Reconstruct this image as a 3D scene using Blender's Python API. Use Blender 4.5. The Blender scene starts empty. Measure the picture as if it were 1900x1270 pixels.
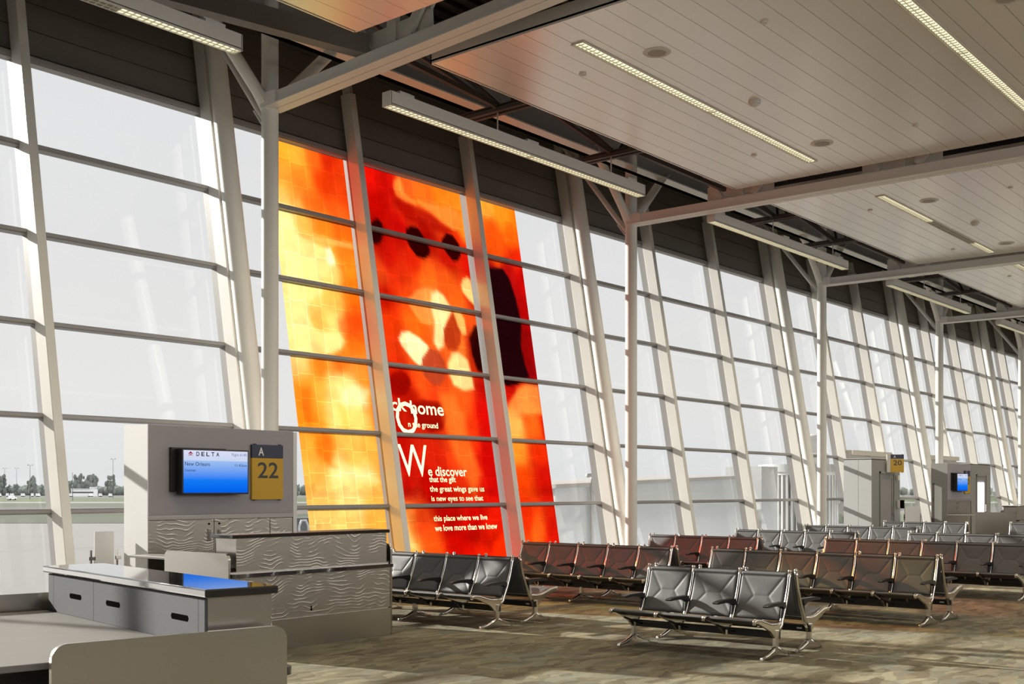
import bpy, bmesh, math, random
from mathutils import Vector, Matrix, geometry
PI = math.pi
SC = bpy.context.scene
COL = SC.collection
random.seed(7)

# ---------------------------------------------------------------- camera, sky, sun, exposure
cam_d = bpy.data.cameras.new('camera'); cam = bpy.data.objects.new('camera', cam_d); COL.objects.link(cam)
cam_d.sensor_fit = 'HORIZONTAL'; cam_d.sensor_width = 36.0
cam_d.lens = 2135.476 / 1900 * 36.0
cam_d.shift_x = 0.0
cam_d.shift_y = (908.4 - 635.0) / 1900.0
cam_d.clip_end = 5000; cam_d.clip_start = 0.05
cam.location = (0, 0, 1.74)
cam.rotation_euler = (PI/2, 0, 0.6888 - PI/2)
SC.camera = cam

SUN_DIR = Vector((0.22, -1.0, -0.40)).normalized()      # where the light travels
w = bpy.data.worlds.new('world'); SC.world = w; w.use_nodes = True
nt = w.node_tree; nt.nodes.clear()
def N(tree, t, **k):
    n = tree.nodes.new(t)
    for a, b in k.items():
        if a.startswith('i_'): n.inputs[int(a[2:])].default_value = b
        else: setattr(n, a, b)
    return n
geo = N(nt, 'ShaderNodeTexCoord')
sep = N(nt, 'ShaderNodeSeparateXYZ'); nt.links.new(geo.outputs['Generated'], sep.inputs[0])
ramp = N(nt, 'ShaderNodeValToRGB'); nt.links.new(sep.outputs[2], ramp.inputs[0])
e = ramp.color_ramp.elements
e[0].position = 0.0; e[0].color = (.79, .80, .81, 1)
e[1].position = 0.75; e[1].color = (.78, .785, .82, 1)
m = e.new(0.08); m.color = (.85, .845, .83, 1)
m = e.new(0.35); m.color = (.82, .82, .835, 1)
cl = N(nt, 'ShaderNodeTexNoise'); cl.inputs['Scale'].default_value = 2.2; cl.inputs['Detail'].default_value = 5
mp = N(nt, 'ShaderNodeMapping'); mp.inputs['Scale'].default_value = (1, 1, 3.5)
nt.links.new(geo.outputs['Generated'], mp.inputs[0]); nt.links.new(mp.outputs[0], cl.inputs[0])
mr = N(nt, 'ShaderNodeMapRange'); mr.inputs[3].default_value = .93; mr.inputs[4].default_value = 1.07
nt.links.new(cl.outputs[0], mr.inputs[0])
# sky boosted toward the unseen (-Y) side, an added fill for the hall
mr2 = N(nt, 'ShaderNodeMapRange'); mr2.inputs[1].default_value = .0; mr2.inputs[2].default_value = -.5
mr2.inputs[3].default_value = 1.0; mr2.inputs[4].default_value = 2.8
nt.links.new(sep.outputs[1], mr2.inputs[0])
mu = N(nt, 'ShaderNodeMath', operation='MULTIPLY'); nt.links.new(mr.outputs[0], mu.inputs[0]); nt.links.new(mr2.outputs[0], mu.inputs[1])
bg = N(nt, 'ShaderNodeBackground'); nt.links.new(ramp.outputs[0], bg.inputs[0]); nt.links.new(mu.outputs[0], bg.inputs[1])
wo = N(nt, 'ShaderNodeOutputWorld'); nt.links.new(bg.outputs[0], wo.inputs[0])

sd = bpy.data.lights.new('sun', 'SUN'); sd.energy = 9.5; sd.angle = math.radians(0.9); sd.color = (1, .95, .86)
sun = bpy.data.objects.new('sun', sd); COL.objects.link(sun); sun.location = (10, 60, 40)
sun.rotation_euler = SUN_DIR.to_track_quat('-Z', 'Y').to_euler()

SC.view_settings.view_transform = 'Standard'; SC.view_settings.look = 'None'
SC.view_settings.exposure = 0.0; SC.view_settings.gamma = 1.0; SC.view_settings.use_curve_mapping = False
SC.render.engine = 'CYCLES'
SC.cycles.use_denoising = True
SC.cycles.max_bounces = 8; SC.cycles.diffuse_bounces = 5; SC.cycles.glossy_bounces = 3
SC.cycles.transparent_max_bounces = 12; SC.cycles.sample_clamp_indirect = 6.0
SC.cycles.caustics_reflective = False; SC.cycles.caustics_refractive = False

# ---------------------------------------------------------------- helpers
def lin(c):
    c = c/255.0
    return c/12.92 if c <= .04045 else ((c+.055)/1.055)**2.4
def rgb(r, g, b): return (lin(r), lin(g), lin(b), 1)

class MB:
    """collects shapes, then links them as ONE mesh object"""
    def __init__(s): s.v = []; s.f = []; s.sm = []
    def add(s, vs, fs, smooth=False, M=None):
        o = len(s.v)
        for p in vs:
            p = Vector(p)
            if M is not None: p = M @ p
            s.v.append(p)
        for f in fs: s.f.append([o+i for i in f]); s.sm.append(smooth)
        return s
    def box(s, x0, x1, y0, y1, z0, z1, M=None):
        v = [(x, y, z) for z in (z0, z1) for y in (y0, y1) for x in (x0, x1)]
        return s.add(v, [(0,2,3,1), (4,5,7,6), (0,1,5,4), (2,6,7,3), (0,4,6,2), (1,3,7,5)], False, M)
    def tube(s, p, q, r, r2=None, n=12, caps=True, M=None):
        p = Vector(p); q = Vector(q); d = (q-p).normalized(); r2 = r if r2 is None else r2
        a = d.orthogonal().normalized(); b = d.cross(a)
        v = []
        for c, rr in ((p, r), (q, r2)):
            for i in range(n):
                t = 2*PI*i/n; v.append(c + a*math.cos(t)*rr + b*math.sin(t)*rr)
        f = [(i, (i+1) % n, n+(i+1) % n, n+i) for i in range(n)]
        s.add(v, f, True, M)
        if caps: s.add(v[:n], [list(range(n))[::-1]], False, M); s.add(v[n:], [list(range(n))], False, M)
        return s
    def path(s, pts, r, n=8, M=None):
        """smooth tube along points; r is a number or a list"""
        pts = [Vector(p) for p in pts]; rs = r if isinstance(r, (list, tuple)) else [r]*len(pts)
        v = []; ref = None
        for i, p in enumerate(pts):
            d = (pts[min(i+1, len(pts)-1)] - pts[max(i-1, 0)]).normalized()
            if ref is None: a = d.orthogonal().normalized()
            else: a = (ref - d*ref.dot(d)).normalized()
            ref = a; b = d.cross(a)
            for k in range(n):
                t = 2*PI*k/n; v.append(p + a*math.cos(t)*rs[i] + b*math.sin(t)*rs[i])
        f = []
        for i in range(len(pts)-1):
            for k in range(n):
                f.append((i*n+k, i*n+(k+1) % n, (i+1)*n+(k+1) % n, (i+1)*n+k))
        f.append(list(range(n))[::-1]); f.append([(len(pts)-1)*n+k for k in range(n)])
        return s.add(v, f, True, M)
    def bar(s, p, q, w, h, up=(0, 0, 1), M=None):
        """rectangular bar from p to q; w across, h along up"""
        p = Vector(p); q = Vector(q); d = (q-p).normalized(); up = Vector(up)
        a = d.cross(up).normalized(); b = a.cross(d).normalized()
        v = [c + a*i*w/2 + b*j*h/2 for c in (p, q) for j in (-1, 1) for i in (-1, 1)]
        return s.add(v, [(0,2,3,1), (4,5,7,6), (0,1,5,4), (2,6,7,3), (0,4,6,2), (1,3,7,5)], False, M)
    def prism(s, poly, a0, a1, axis='y', M=None, smooth=False):
        """2D polygon (list of pairs) extruded along an axis"""
        n = len(poly)
        def P(u, v_, a):
            return {'y': (u, a, v_), 'x': (a, u, v_), 'z': (u, v_, a)}[axis]
        v = [P(u, v_, a0) for u, v_ in poly] + [P(u, v_, a1) for u, v_ in poly]
        f = [(i, (i+1) % n, n+(i+1) % n, n+i) for i in range(n)]
        s.add(v, f, smooth, M); s.add(v[:n], [list(range(n))[::-1]], False, M); s.add(v[n:], [list(range(n))], False, M)
        return s
    def ball(s, c, r, n=10, sz=1.0, M=None):
        c = Vector(c); v = []; f = []
        h = n//2
        for i in range(1, h):
            for k in range(n):
                t = PI*i/h; u = 2*PI*k/n
                v.append(c + Vector((r*math.sin(t)*math.cos(u), r*math.sin(t)*math.sin(u), r*sz*math.cos(t))))
        for i in range(h-2):
            for k in range(n): f.append((i*n+k, (i+1)*n+k, (i+1)*n+(k+1) % n, i*n+(k+1) % n))
        v.append(c+Vector((0, 0, r*sz))); v.append(c-Vector((0, 0, r*sz)))
        T = len(v)-2
        for k in range(n):
            f.append((T, k, (k+1) % n)); f.append((T+1, (h-2)*n+(k+1) % n, (h-2)*n+k))
        return s.add(v, f, True, M)
    def build(s, name, mat, parent=None, bevel=0.0, fix=True):
        me = bpy.data.meshes.new(name); me.from_pydata([tuple(p) for p in s.v], [], s.f)
        me.polygons.foreach_set('use_smooth', s.sm)
        if fix:
            bm = bmesh.new(); bm.from_mesh(me); bmesh.ops.recalc_face_normals(bm, faces=bm.faces); bm.to_mesh(me); bm.free()
        me.materials.append(mat)
        o = bpy.data.objects.new(name, me); COL.objects.link(o)
        if parent is not None: o.parent = parent
        if bevel:
            b = o.modifiers.new('bevel', 'BEVEL'); b.width = bevel; b.segments = 2; b.limit_method = 'ANGLE'; b.angle_limit = math.radians(40)
        return o

def thing(name, label, cat, loc=(0, 0, 0), rz=0.0, group=None, kind=None):
    o = bpy.data.objects.new(name, None); COL.objects.link(o); o.empty_display_size = .2
    o.location = loc; o.rotation_euler = (0, 0, rz)
    if kind: o['kind'] = kind
    if label: o['label'] = label
    if cat: o['category'] = cat
    if group: o['group'] = group
    return o
def tag(o, label, cat, group=None):
    o['label'] = label; o['category'] = cat
    if group: o['group'] = group
    return o
def struct(o): o['kind'] = 'structure'; return o
KIDS = {}
def children(o): return [c for c in bpy.data.objects if c.parent == o]
def copy_tree(o, loc, rz=None, label=None, scale=None, group=None, _kids=None):
    c = o.copy(); COL.objects.link(c); c.location = loc
    if rz is not None: c.rotation_euler = (0, 0, rz)
    if scale: c.scale = scale
    if label: c['label'] = label
    if group: c['group'] = group
    for ch in children(o):
        d = ch.copy(); COL.objects.link(d); d.parent = c
        for g in children(ch):
            h = g.copy(); COL.objects.link(h); h.parent = d
    return c

# ---------------------------------------------------------------- materials
def pmat(name, col, rough=.5, metal=0.0, spec=.5, coat=0.0, bump=None, noise=None, aniso=0.0):
    m = bpy.data.materials.new(name); m.use_nodes = True; t = m.node_tree; b = t.nodes['Principled BSDF']
    b.inputs['Base Color'].default_value = col if len(col) == 4 else (*col, 1)
    b.inputs['Roughness'].default_value = rough; b.inputs['Metallic'].default_value = metal
    b.inputs['Specular IOR Level'].default_value = spec; b.inputs['Coat Weight'].default_value = coat
    if aniso: b.inputs['Anisotropic'].default_value = aniso
    tc = N(t, 'ShaderNodeTexCoord')
    if noise:      # (scale, low, high) gentle variation of the surface colour
        n = N(t, 'ShaderNodeTexNoise'); n.inputs['Scale'].default_value = noise[0]; n.inputs['Detail'].default_value = 4
        t.links.new(tc.outputs['Object'], n.inputs[0])
        r = N(t, 'ShaderNodeMapRange'); r.inputs[3].default_value = noise[1]; r.inputs[4].default_value = noise[2]
        t.links.new(n.outputs[0], r.inputs[0])
        h = N(t, 'ShaderNodeHueSaturation'); h.inputs['Color'].default_value = b.inputs['Base Color'].default_value
        t.links.new(r.outputs[0], h.inputs['Value']); t.links.new(h.outputs[0], b.inputs['Base Color'])
    if bump:       # (scale, strength, stretch)
        n = N(t, 'ShaderNodeTexNoise'); n.inputs['Scale'].default_value = bump[0]; n.inputs['Detail'].default_value = 3
        mp = N(t, 'ShaderNodeMapping'); mp.inputs['Scale'].default_value = bump[2] if len(bump) > 2 else (1, 1, 1)
        t.links.new(tc.outputs['Object'], mp.inputs[0]); t.links.new(mp.outputs[0], n.inputs[0])
        bp = N(t, 'ShaderNodeBump'); bp.inputs['Strength'].default_value = bump[1]; bp.inputs['Distance'].default_value = .01
        t.links.new(n.outputs[0], bp.inputs['Height']); t.links.new(bp.outputs[0], b.inputs['Normal'])
    return m
def emat(name, col, strength):
    m = bpy.data.materials.new(name); m.use_nodes = True; t = m.node_tree; t.nodes.clear()
    e = N(t, 'ShaderNodeEmission'); e.inputs[0].default_value = (*col[:3], 1); e.inputs[1].default_value = strength
    o = N(t, 'ShaderNodeOutputMaterial'); t.links.new(e.outputs[0], o.inputs[0]); return m

M = {}
M['white'] = pmat('white_paint', (.80, .78, .73), .38, noise=(3, .97, 1.03))
M['frame'] = pmat('mullion_paint', (.33, .32, .31), .4)
M['cladding'] = pmat('grey_cladding', (.20, .182, .163), .55, bump=(220, .15), noise=(1.2, .93, 1.07))
M['deck'] = pmat('dark_deck', (.035, .03, .028), .8)
M['dark_steel'] = pmat('brown_primer_steel', (.075, .058, .050), .6)
M['black'] = pmat('black_plastic', (.012, .012, .012), .38)
M['beam'] = pmat('black_beam', (.014, .014, .015), .42)
M['granite'] = pmat('black_granite', (.018, .017, .017), .06, spec=1.0, coat=.6, noise=(260, .4, 2.6))
M['laminate'] = pmat('grey_laminate', (.120, .126, .135), .8, spec=.2, noise=(60, .92, 1.08))
M['backpanel'] = pmat('pale_grey_panel', (.36, .34, .36), .5, noise=(4, .96, 1.04))
M['worktop'] = pmat('worktop', (.20, .192, .180), .5, noise=(5, .93, 1.07))
M['brushed'] = pmat('brushed_steel', (.52, .49, .44), .25, 1.0, bump=(1.6, .25, (1, 1, .6)), noise=(3, .95, 1.05))
M['chrome'] = pmat('polished_aluminium', (.80, .77, .72), .16, 1.0)
M['wood'] = pmat('brown_wall_panel', (.26, .18, .12), .5, noise=(.6, .8, 1.2))
M['dark'] = pmat('dark_recess', (.006, .006, .006), .8, spec=0.0)
M['navy'] = pmat('navy_sign', (.022, .024, .06), .4)
M['yellow'] = pmat('yellow_sign', (.62, .36, .005), .42)
M['signwhite'] = pmat('sign_white', (.78, .78, .78), .5)
M['signgrey'] = pmat('sign_grey', (.045, .047, .045), .5)
M['trim_cream'] = pmat('cream_white', (.66, .63, .56), .5)
M['plastic_white'] = pmat('white_plastic', (.70, .67, .62), .45)
M['grille'] = pmat('speaker_grille', (.42, .40, .37), .6)
M['vestibule'] = pmat('vestibule_panel', (.30, .30, .28), .42)
M['jetbridge'] = pmat('jetbridge_skin', (.55, .56, .56), .6, noise=(.8, .94, 1.04))
M['door_clear'] = None
M['door_glass'] = pmat('frosted_door_pane', (.80, .78, .84), .3)
M['lamp_on'] = emat('lamp_tube', (1.0, .93, .60), 1.35)
M['lamp_off'] = pmat('unlit_louvre', (.42, .40, .36), .4)

def leather():
    m = pmat('black_leather', (.100, .102, .104), .5, 0, .5, .0)
    t = m.node_tree; b = t.nodes['Principled BSDF']
    tc = N(t, 'ShaderNodeTexCoord'); n = N(t, 'ShaderNodeTexNoise'); n.inputs['Scale'].default_value = 180
    t.links.new(tc.outputs['Object'], n.inputs[0])
    bp = N(t, 'ShaderNodeBump'); bp.inputs['Strength'].default_value = .12; bp.inputs['Distance'].default_value = .002
    t.links.new(n.outputs[0], bp.inputs['Height']); t.links.new(bp.outputs[0], b.inputs['Normal'])
    return m
M['leather'] = leather()

def wave_metal():
    m = pmat('wave_embossed_steel', (.47, .43, .37), .30, 1.0)
    t = m.node_tree; b = t.nodes['Principled BSDF']
    tc = N(t, 'ShaderNodeTexCoord'); mp = N(t, 'ShaderNodeMapping'); mp.inputs['Scale'].default_value = (1.1, 1.1, 1)
    t.links.new(tc.outputs['Object'], mp.inputs[0])
    n = N(t, 'ShaderNodeTexNoise'); n.inputs['Scale'].default_value = 2.3; n.inputs['Detail'].default_value = 1.5
    t.links.new(mp.outputs[0], n.inputs[0])
    sp = N(t, 'ShaderNodeSeparateXYZ'); t.links.new(tc.outputs['Object'], sp.inputs[0])
    a = N(t, 'ShaderNodeMath', operation='MULTIPLY'); a.inputs[1].default_value = 24; t.links.new(sp.outputs[2], a.inputs[0])
    c = N(t, 'ShaderNodeMath', operation='MULTIPLY'); c.inputs[1].default_value = 8.0; t.links.new(n.outputs[0], c.inputs[0])
    d = N(t, 'ShaderNodeMath', operation='ADD'); t.links.new(a.outputs[0], d.inputs[0]); t.links.new(c.outputs[0], d.inputs[1])
    g = N(t, 'ShaderNodeMath', operation='FRACT'); t.links.new(d.outputs[0], g.inputs[0])
    h = N(t, 'ShaderNodeMath', operation='SUBTRACT'); h.inputs[1].default_value = .5; t.links.new(g.outputs[0], h.inputs[0])
    k = N(t, 'ShaderNodeMath', operation='ABSOLUTE'); t.links.new(h.outputs[0], k.inputs[0])
    r = N(t, 'ShaderNodeMapRange'); r.interpolation_type = 'SMOOTHSTEP'; r.inputs[1].default_value = 0; r.inputs[2].default_value = .24; r.inputs[3].default_value = 1; r.inputs[4].default_value = 0
    t.links.new(k.outputs[0], r.inputs[0])
    n2 = N(t, 'ShaderNodeTexNoise'); n2.inputs['Scale'].default_value = 5; t.links.new(tc.outputs['Object'], n2.inputs[0])
    r2 = N(t, 'ShaderNodeMapRange'); r2.inputs[1].default_value = .42; r2.inputs[2].default_value = .56; t.links.new(n2.outputs[0], r2.inputs[0])
    mm = N(t, 'ShaderNodeMath', operation='MULTIPLY'); t.links.new(r.outputs[0], mm.inputs[0]); t.links.new(r2.outputs[0], mm.inputs[1])
    bp = N(t, 'ShaderNodeBump'); bp.inputs['Strength'].default_value = .30; bp.inputs['Distance'].default_value = .003
    t.links.new(mm.outputs[0], bp.inputs['Height']); t.links.new(bp.outputs[0], b.inputs['Normal'])
    return m
M['wave'] = wave_metal()

def glass():
    m = bpy.data.materials.new('window_glass'); m.use_nodes = True; t = m.node_tree; t.nodes.clear()
    tr = N(t, 'ShaderNodeBsdfTransparent'); tr.inputs[0].default_value = (.97, .98, .98, 1)
    gl = N(t, 'ShaderNodeBsdfGlossy'); gl.inputs['Roughness'].default_value = 0.0; gl.inputs[0].default_value = (.9, .95, .95, 1)
    ge = N(t, 'ShaderNodeNewGeometry'); dt = N(t, 'ShaderNodeVectorMath', operation='DOT_PRODUCT')
    t.links.new(ge.outputs['Incoming'], dt.inputs[0]); t.links.new(ge.outputs['Normal'], dt.inputs[1])
    ab = N(t, 'ShaderNodeMath', operation='ABSOLUTE'); t.links.new(dt.outputs['Value'], ab.inputs[0])
    su = N(t, 'ShaderNodeMath', operation='SUBTRACT'); su.inputs[0].default_value = 1; t.links.new(ab.outputs[0], su.inputs[1])
    po = N(t, 'ShaderNodeMath', operation='POWER'); po.inputs[1].default_value = 5; t.links.new(su.outputs[0], po.inputs[0])
    fr = N(t, 'ShaderNodeMath', operation='MULTIPLY_ADD'); fr.inputs[1].default_value = .9; fr.inputs[2].default_value = .04; t.links.new(po.outputs[0], fr.inputs[0])
    mx = N(t, 'ShaderNodeMixShader'); o = N(t, 'ShaderNodeOutputMaterial')
    t.links.new(fr.outputs[0], mx.inputs[0]); t.links.new(tr.outputs[0], mx.inputs[1]); t.links.new(gl.outputs[0], mx.inputs[2]); t.links.new(mx.outputs[0], o.inputs[0])
    return m
M['glass'] = glass()

def mural_mat(name, flat=None):
    """translucent coloured film: scatters the daylight and lets some of it through in its own colour"""
    m = bpy.data.materials.new(name); m.use_nodes = True; t = m.node_tree; t.nodes.clear()
    if flat: 
        c = N(t, 'ShaderNodeRGB'); c.outputs[0].default_value = flat; src = c.outputs[0]
    else:
        a = N(t, 'ShaderNodeVertexColor'); a.layer_name = 'art'
        tc = N(t, 'ShaderNodeTexCoord'); mp = N(t, 'ShaderNodeMapping'); mp.inputs['Rotation'].default_value = (0, 0, PI/2)
        sp = N(t, 'ShaderNodeSeparateXYZ'); t.links.new(tc.outputs['Object'], sp.inputs[0])
        cb = N(t, 'ShaderNodeCombineXYZ'); t.links.new(sp.outputs[0], cb.inputs[1]); t.links.new(sp.outputs[2], cb.inputs[0])
        br = N(t, 'ShaderNodeTexBrick'); br.inputs['Scale'].default_value = 1.0
        br.offset = .10; br.squash = 1.0
        br.inputs['Brick Width'].default_value = .40; br.inputs['Row Height'].default_value = .325; br.inputs['Mortar Size'].default_value = .006
        br.inputs['Mortar Smooth'].default_value = .5; br.inputs['Bias'].default_value = 0
        br.inputs['Color1'].default_value = (.93, .90, .88, 1); br.inputs['Color2'].default_value = (1.12, 1.14, 1.16, 1); br.inputs['Mortar'].default_value = (1.25, 1.5, 1.9, 1)
        t.links.new(cb.outputs[0], br.inputs['Vector'])
        nz = N(t, 'ShaderNodeTexNoise'); nz.inputs['Scale'].default_value = 5; nz.inputs['Detail'].default_value = 6; t.links.new(tc.outputs['Object'], nz.inputs[0])
        rr = N(t, 'ShaderNodeMapRange'); rr.inputs[1].default_value = .25; rr.inputs[2].default_value = .75; rr.inputs[3].default_value = .86; rr.inputs[4].default_value = 1.14; t.links.new(nz.outputs[0], rr.inputs[0])
        mx = N(t, 'ShaderNodeMix', data_type='RGBA', blend_type='MULTIPLY'); mx.inputs[0].default_value = 1
        t.links.new(a.outputs[0], mx.inputs[6]); t.links.new(br.outputs[0], mx.inputs[7])
        vm = N(t, 'ShaderNodeVectorMath', operation='SCALE'); t.links.new(mx.outputs[2], vm.inputs[0]); t.links.new(rr.outputs[0], vm.inputs[3])
        src = vm.outputs[0]
    tl = N(t, 'ShaderNodeBsdfTranslucent'); t.links.new(src, tl.inputs[0])
    tp = N(t, 'ShaderNodeBsdfTransparent'); t.links.new(src, tp.inputs[0])
    m1 = N(t, 'ShaderNodeMixShader'); m1.inputs[0].default_value = .52
    t.links.new(tl.outputs[0], m1.inputs[1]); t.links.new(tp.outputs[0], m1.inputs[2])
    o = N(t, 'ShaderNodeOutputMaterial'); t.links.new(m1.outputs[0], o.inputs[0])
    return m
M['mural'] = mural_mat('mural_film'); M['mural_text'] = mural_mat('mural_lettering', (1.0, .93, .55, 1))

M['door_clear'] = mural_mat('frosted_door_glass', (.86, .83, .90, 1))
def carpet():
    m = bpy.data.materials.new('patterned_carpet'); m.use_nodes = True; t = m.node_tree; b = t.nodes['Principled BSDF']
    b.inputs['Roughness'].default_value = .95; b.inputs['Specular IOR Level'].default_value = .15
    tc = N(t, 'ShaderNodeTexCoord')
    warp = N(t, 'ShaderNodeTexNoise'); warp.inputs['Scale'].default_value = 2.2; warp.inputs['Detail'].default_value = 3
    t.links.new(tc.outputs['Object'], warp.inputs[0])
    add = N(t, 'ShaderNodeVectorMath', operation='MULTIPLY_ADD'); add.inputs[1].default_value = (.35, .35, 0)
    t.links.new(warp.outputs[1], add.inputs[0]); t.links.new(tc.outputs['Object'], add.inputs[2])
    def vor(scale, stretch, rot, ramp):
        mp = N(t, 'ShaderNodeMapping'); mp.inputs['Scale'].default_value = stretch; mp.inputs['Rotation'].default_value = (0, 0, rot)
        t.links.new(add.outputs[0], mp.inputs[0])
        v = N(t, 'ShaderNodeTexVoronoi'); v.inputs['Scale'].default_value = scale; t.links.new(mp.outputs[0], v.inputs[0])
        s_ = N(t, 'ShaderNodeSeparateColor'); t.links.new(v.outputs['Color'], s_.inputs[0])
        r = N(t, 'ShaderNodeValToRGB'); r.color_ramp.interpolation = 'CONSTANT'
        el = r.color_ramp.elements
        while len(el) > 1: el.remove(el[-1])
        for i, (p, c) in enumerate(ramp):
            q = el[0] if i == 0 else el.new(p)
            q.position = p; q.color = c
        t.links.new(s_.outputs[0], r.inputs[0]); return r.outputs[0], v
    c1, _ = vor(1.6, (1, 2.3, 1), .5, [(0, rgb(116, 111, 92)), (.22, rgb(136, 131, 108)), (.42, rgb(114, 105, 92)), (.6, rgb(150, 144, 122)), (.78, rgb(122, 125, 114)), (.9, rgb(106, 97, 80))])
    c2, _ = vor(3.6, (1, 2.8, 1), -.25, [(0, rgb(106, 101, 84)), (.3, rgb(148, 144, 122)), (.5, rgb(124, 115, 96)), (.7, rgb(136, 138, 124)), (.85, rgb(156, 147, 122))])
    mx = N(t, 'ShaderNodeMix', data_type='RGBA'); mx.inputs[0].default_value = .5
    t.links.new(c1, mx.inputs[6]); t.links.new(c2, mx.inputs[7])
    big = N(t, 'ShaderNodeTexNoise'); big.inputs['Scale'].default_value = .55; big.inputs['Detail'].default_value = 2; t.links.new(tc.outputs['Object'], big.inputs[0])
    br = N(t, 'ShaderNodeMapRange'); br.inputs[1].default_value = .3; br.inputs[2].default_value = .7; br.inputs[3].default_value = .74; br.inputs[4].default_value = 1.08; t.links.new(big.outputs[0], br.inputs[0])
    # fine strokes
    wv = N(t, 'ShaderNodeTexNoise'); wv.inputs['Scale'].default_value = 9; wv.inputs['Detail'].default_value = 6; wv.inputs['Roughness'].default_value = .7
    mp2 = N(t, 'ShaderNodeMapping'); mp2.inputs['Scale'].default_value = (1, 3.5, 1); mp2.inputs['Rotation'].default_value = (0, 0, .3)
    t.links.new(tc.outputs['Object'], mp2.inputs[0]); t.links.new(mp2.outputs[0], wv.inputs[0])
    fr = N(t, 'ShaderNodeMapRange'); fr.inputs[1].default_value = .3; fr.inputs[2].default_value = .7; fr.inputs[3].default_value = .82; fr.inputs[4].default_value = 1.16; t.links.new(wv.outputs[0], fr.inputs[0])
    mm = N(t, 'ShaderNodeMath', operation='MULTIPLY'); t.links.new(br.outputs[0], mm.inputs[0]); t.links.new(fr.outputs[0], mm.inputs[1])
    sc = N(t, 'ShaderNodeVectorMath', operation='SCALE'); t.links.new(mx.outputs[2], sc.inputs[0]); t.links.new(mm.outputs[0], sc.inputs[3])
    t.links.new(sc.outputs[0], b.inputs['Base Color'])
    fi = N(t, 'ShaderNodeTexNoise'); fi.inputs['Scale'].default_value = 260; t.links.new(tc.outputs['Object'], fi.inputs[0])
    bp = N(t, 'ShaderNodeBump'); bp.inputs['Strength'].default_value = .35; bp.inputs['Distance'].default_value = .006
    t.links.new(fi.outputs[0], bp.inputs['Height']); t.links.new(bp.outputs[0], b.inputs['Normal'])
    return m
M['carpet'] = carpet()
M['soffit'] = pmat('white_metal_plank', (.86, .81, .76), .24, .3, .9, bump=(.9, .3, (1, 1, 1)))

# ---------------------------------------------------------------- where the window wall stands
def YG(z): return 14.02 + .1704*(z - 1.74)            # inner face of the leaning glass
ZT = [1.455, 2.686, 3.904, 5.115, 6.316]              # transom heights
ZS, ZH = .24, 7.54                                    # sill and head
MX = [1.5, 4.55, 7.64, 10.61, 13.63, 16.68, 19.80, 22.93, 26.0, 29.06, 32.1, 35.1, 38.08, 41.05, 43.95, 46.85, 49.9, 52.95, 56.0, 59.05, 62.1]
CX = [1.2, 10.40, 19.60, 28.66, 37.56, 46.6, 55.7]
LEAN = Vector((0, .1704, 1)).normalized()

# ---------------------------------------------------------------- floor, roof, walls
fl = MB(); fl.box(-10, 64, -13, 13.78, -.3, 0); struct(fl.build('floor', M['carpet']))
dk = MB()
dk.box(-10, 64, -13, 15.45, 9.35, 9.5)
y = -2.0
while y < 15.2:
    dk.box(-10, 64, y, y+.09, 9.27, 9.35); y += .3
struct(dk.build('ceiling', M['deck']))
wl = MB()
sh_ = Matrix(((1, 0, 0, 0), (0, 1, .1704, 0), (0, 0, 1, 0), (0, 0, 0, 1)))
off = 14.02 - .1704*1.74
z = ZH + .10
for hgt in (.36, .40, .40, .40, .40):
    wl.box(-10, 64, off-.06, off+.2, z, z+hgt-.012, M=sh_); z += hgt
wl.box(-10, 64, off, off+.22, ZH+.05, 9.4, M=sh_)
wl.box(-10, 64, off-.03, off+.22, -.3, ZS-.04, M=sh_)
struct(wl.build('wall_left', M['cladding']))
wb = MB(); wb.box(-10.3, -10, -13, 15.6, -.3, 9.5); struct(wb.build('wall_back', M['backpanel']))
wf = MB(); wf.box(64, 64.3, -13, 15.6, -.3, 9.5); struct(wf.build('wall_front', M['backpanel']))
wr = MB();  wr.box(-10, 64, -13.3, -13, 8.6, 9.5)
for i in range(13): wr.box(-10+i*6.1, -9.7+i*6.1, -13.3, -13, 3.2, 8.6)
struct(wr.build('wall_right', M['white']))
wp = MB(); wp.box(-10, 64, -13.35, -12.9, -.3, 3.2); struct(wp.build('wall_right.001', M['wood']))
bb = MB(); bb.box(-10, 64, 13.45, 13.72, 0, .2); struct(bb.build('baseboard_left', M['trim_cream']))

# ---------------------------------------------------------------- windows
for k in range(len(MX)-1):
    x0, x1 = MX[k], MX[k+1]
    o = thing('window_%d' % (k+1), None, None, kind='structure')
    fm = MB()
    for zt in [ZS+.02] + ZT + [ZH]:
        r = .035 if zt not in (ZS+.02, ZH) else .05
        fm.box(x0+.03, x1-.03, -.13, .03, zt-r, zt+r, M=Matrix.Translation((0, YG(zt), 0)))
        fm.box(x0+.03, x1-.03, -.155, -.13, zt-r*.55, zt+r*.55, M=Matrix.Translation((0, YG(zt), 0)))
    fm.box(x0-.035, x0+.035, off-.14, off+.03, ZS, ZH+.05, M=sh_)
    fm.build('window_frame', M['frame'], o)
    g = MB(); g.add([(x0, YG(ZS), ZS), (x1, YG(ZS), ZS), (x1, YG(ZH), ZH), (x0, YG(ZH), ZH)], [(0, 1, 2, 3)])
    g.build('window_pane', M['glass'], o, fix=False)

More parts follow.
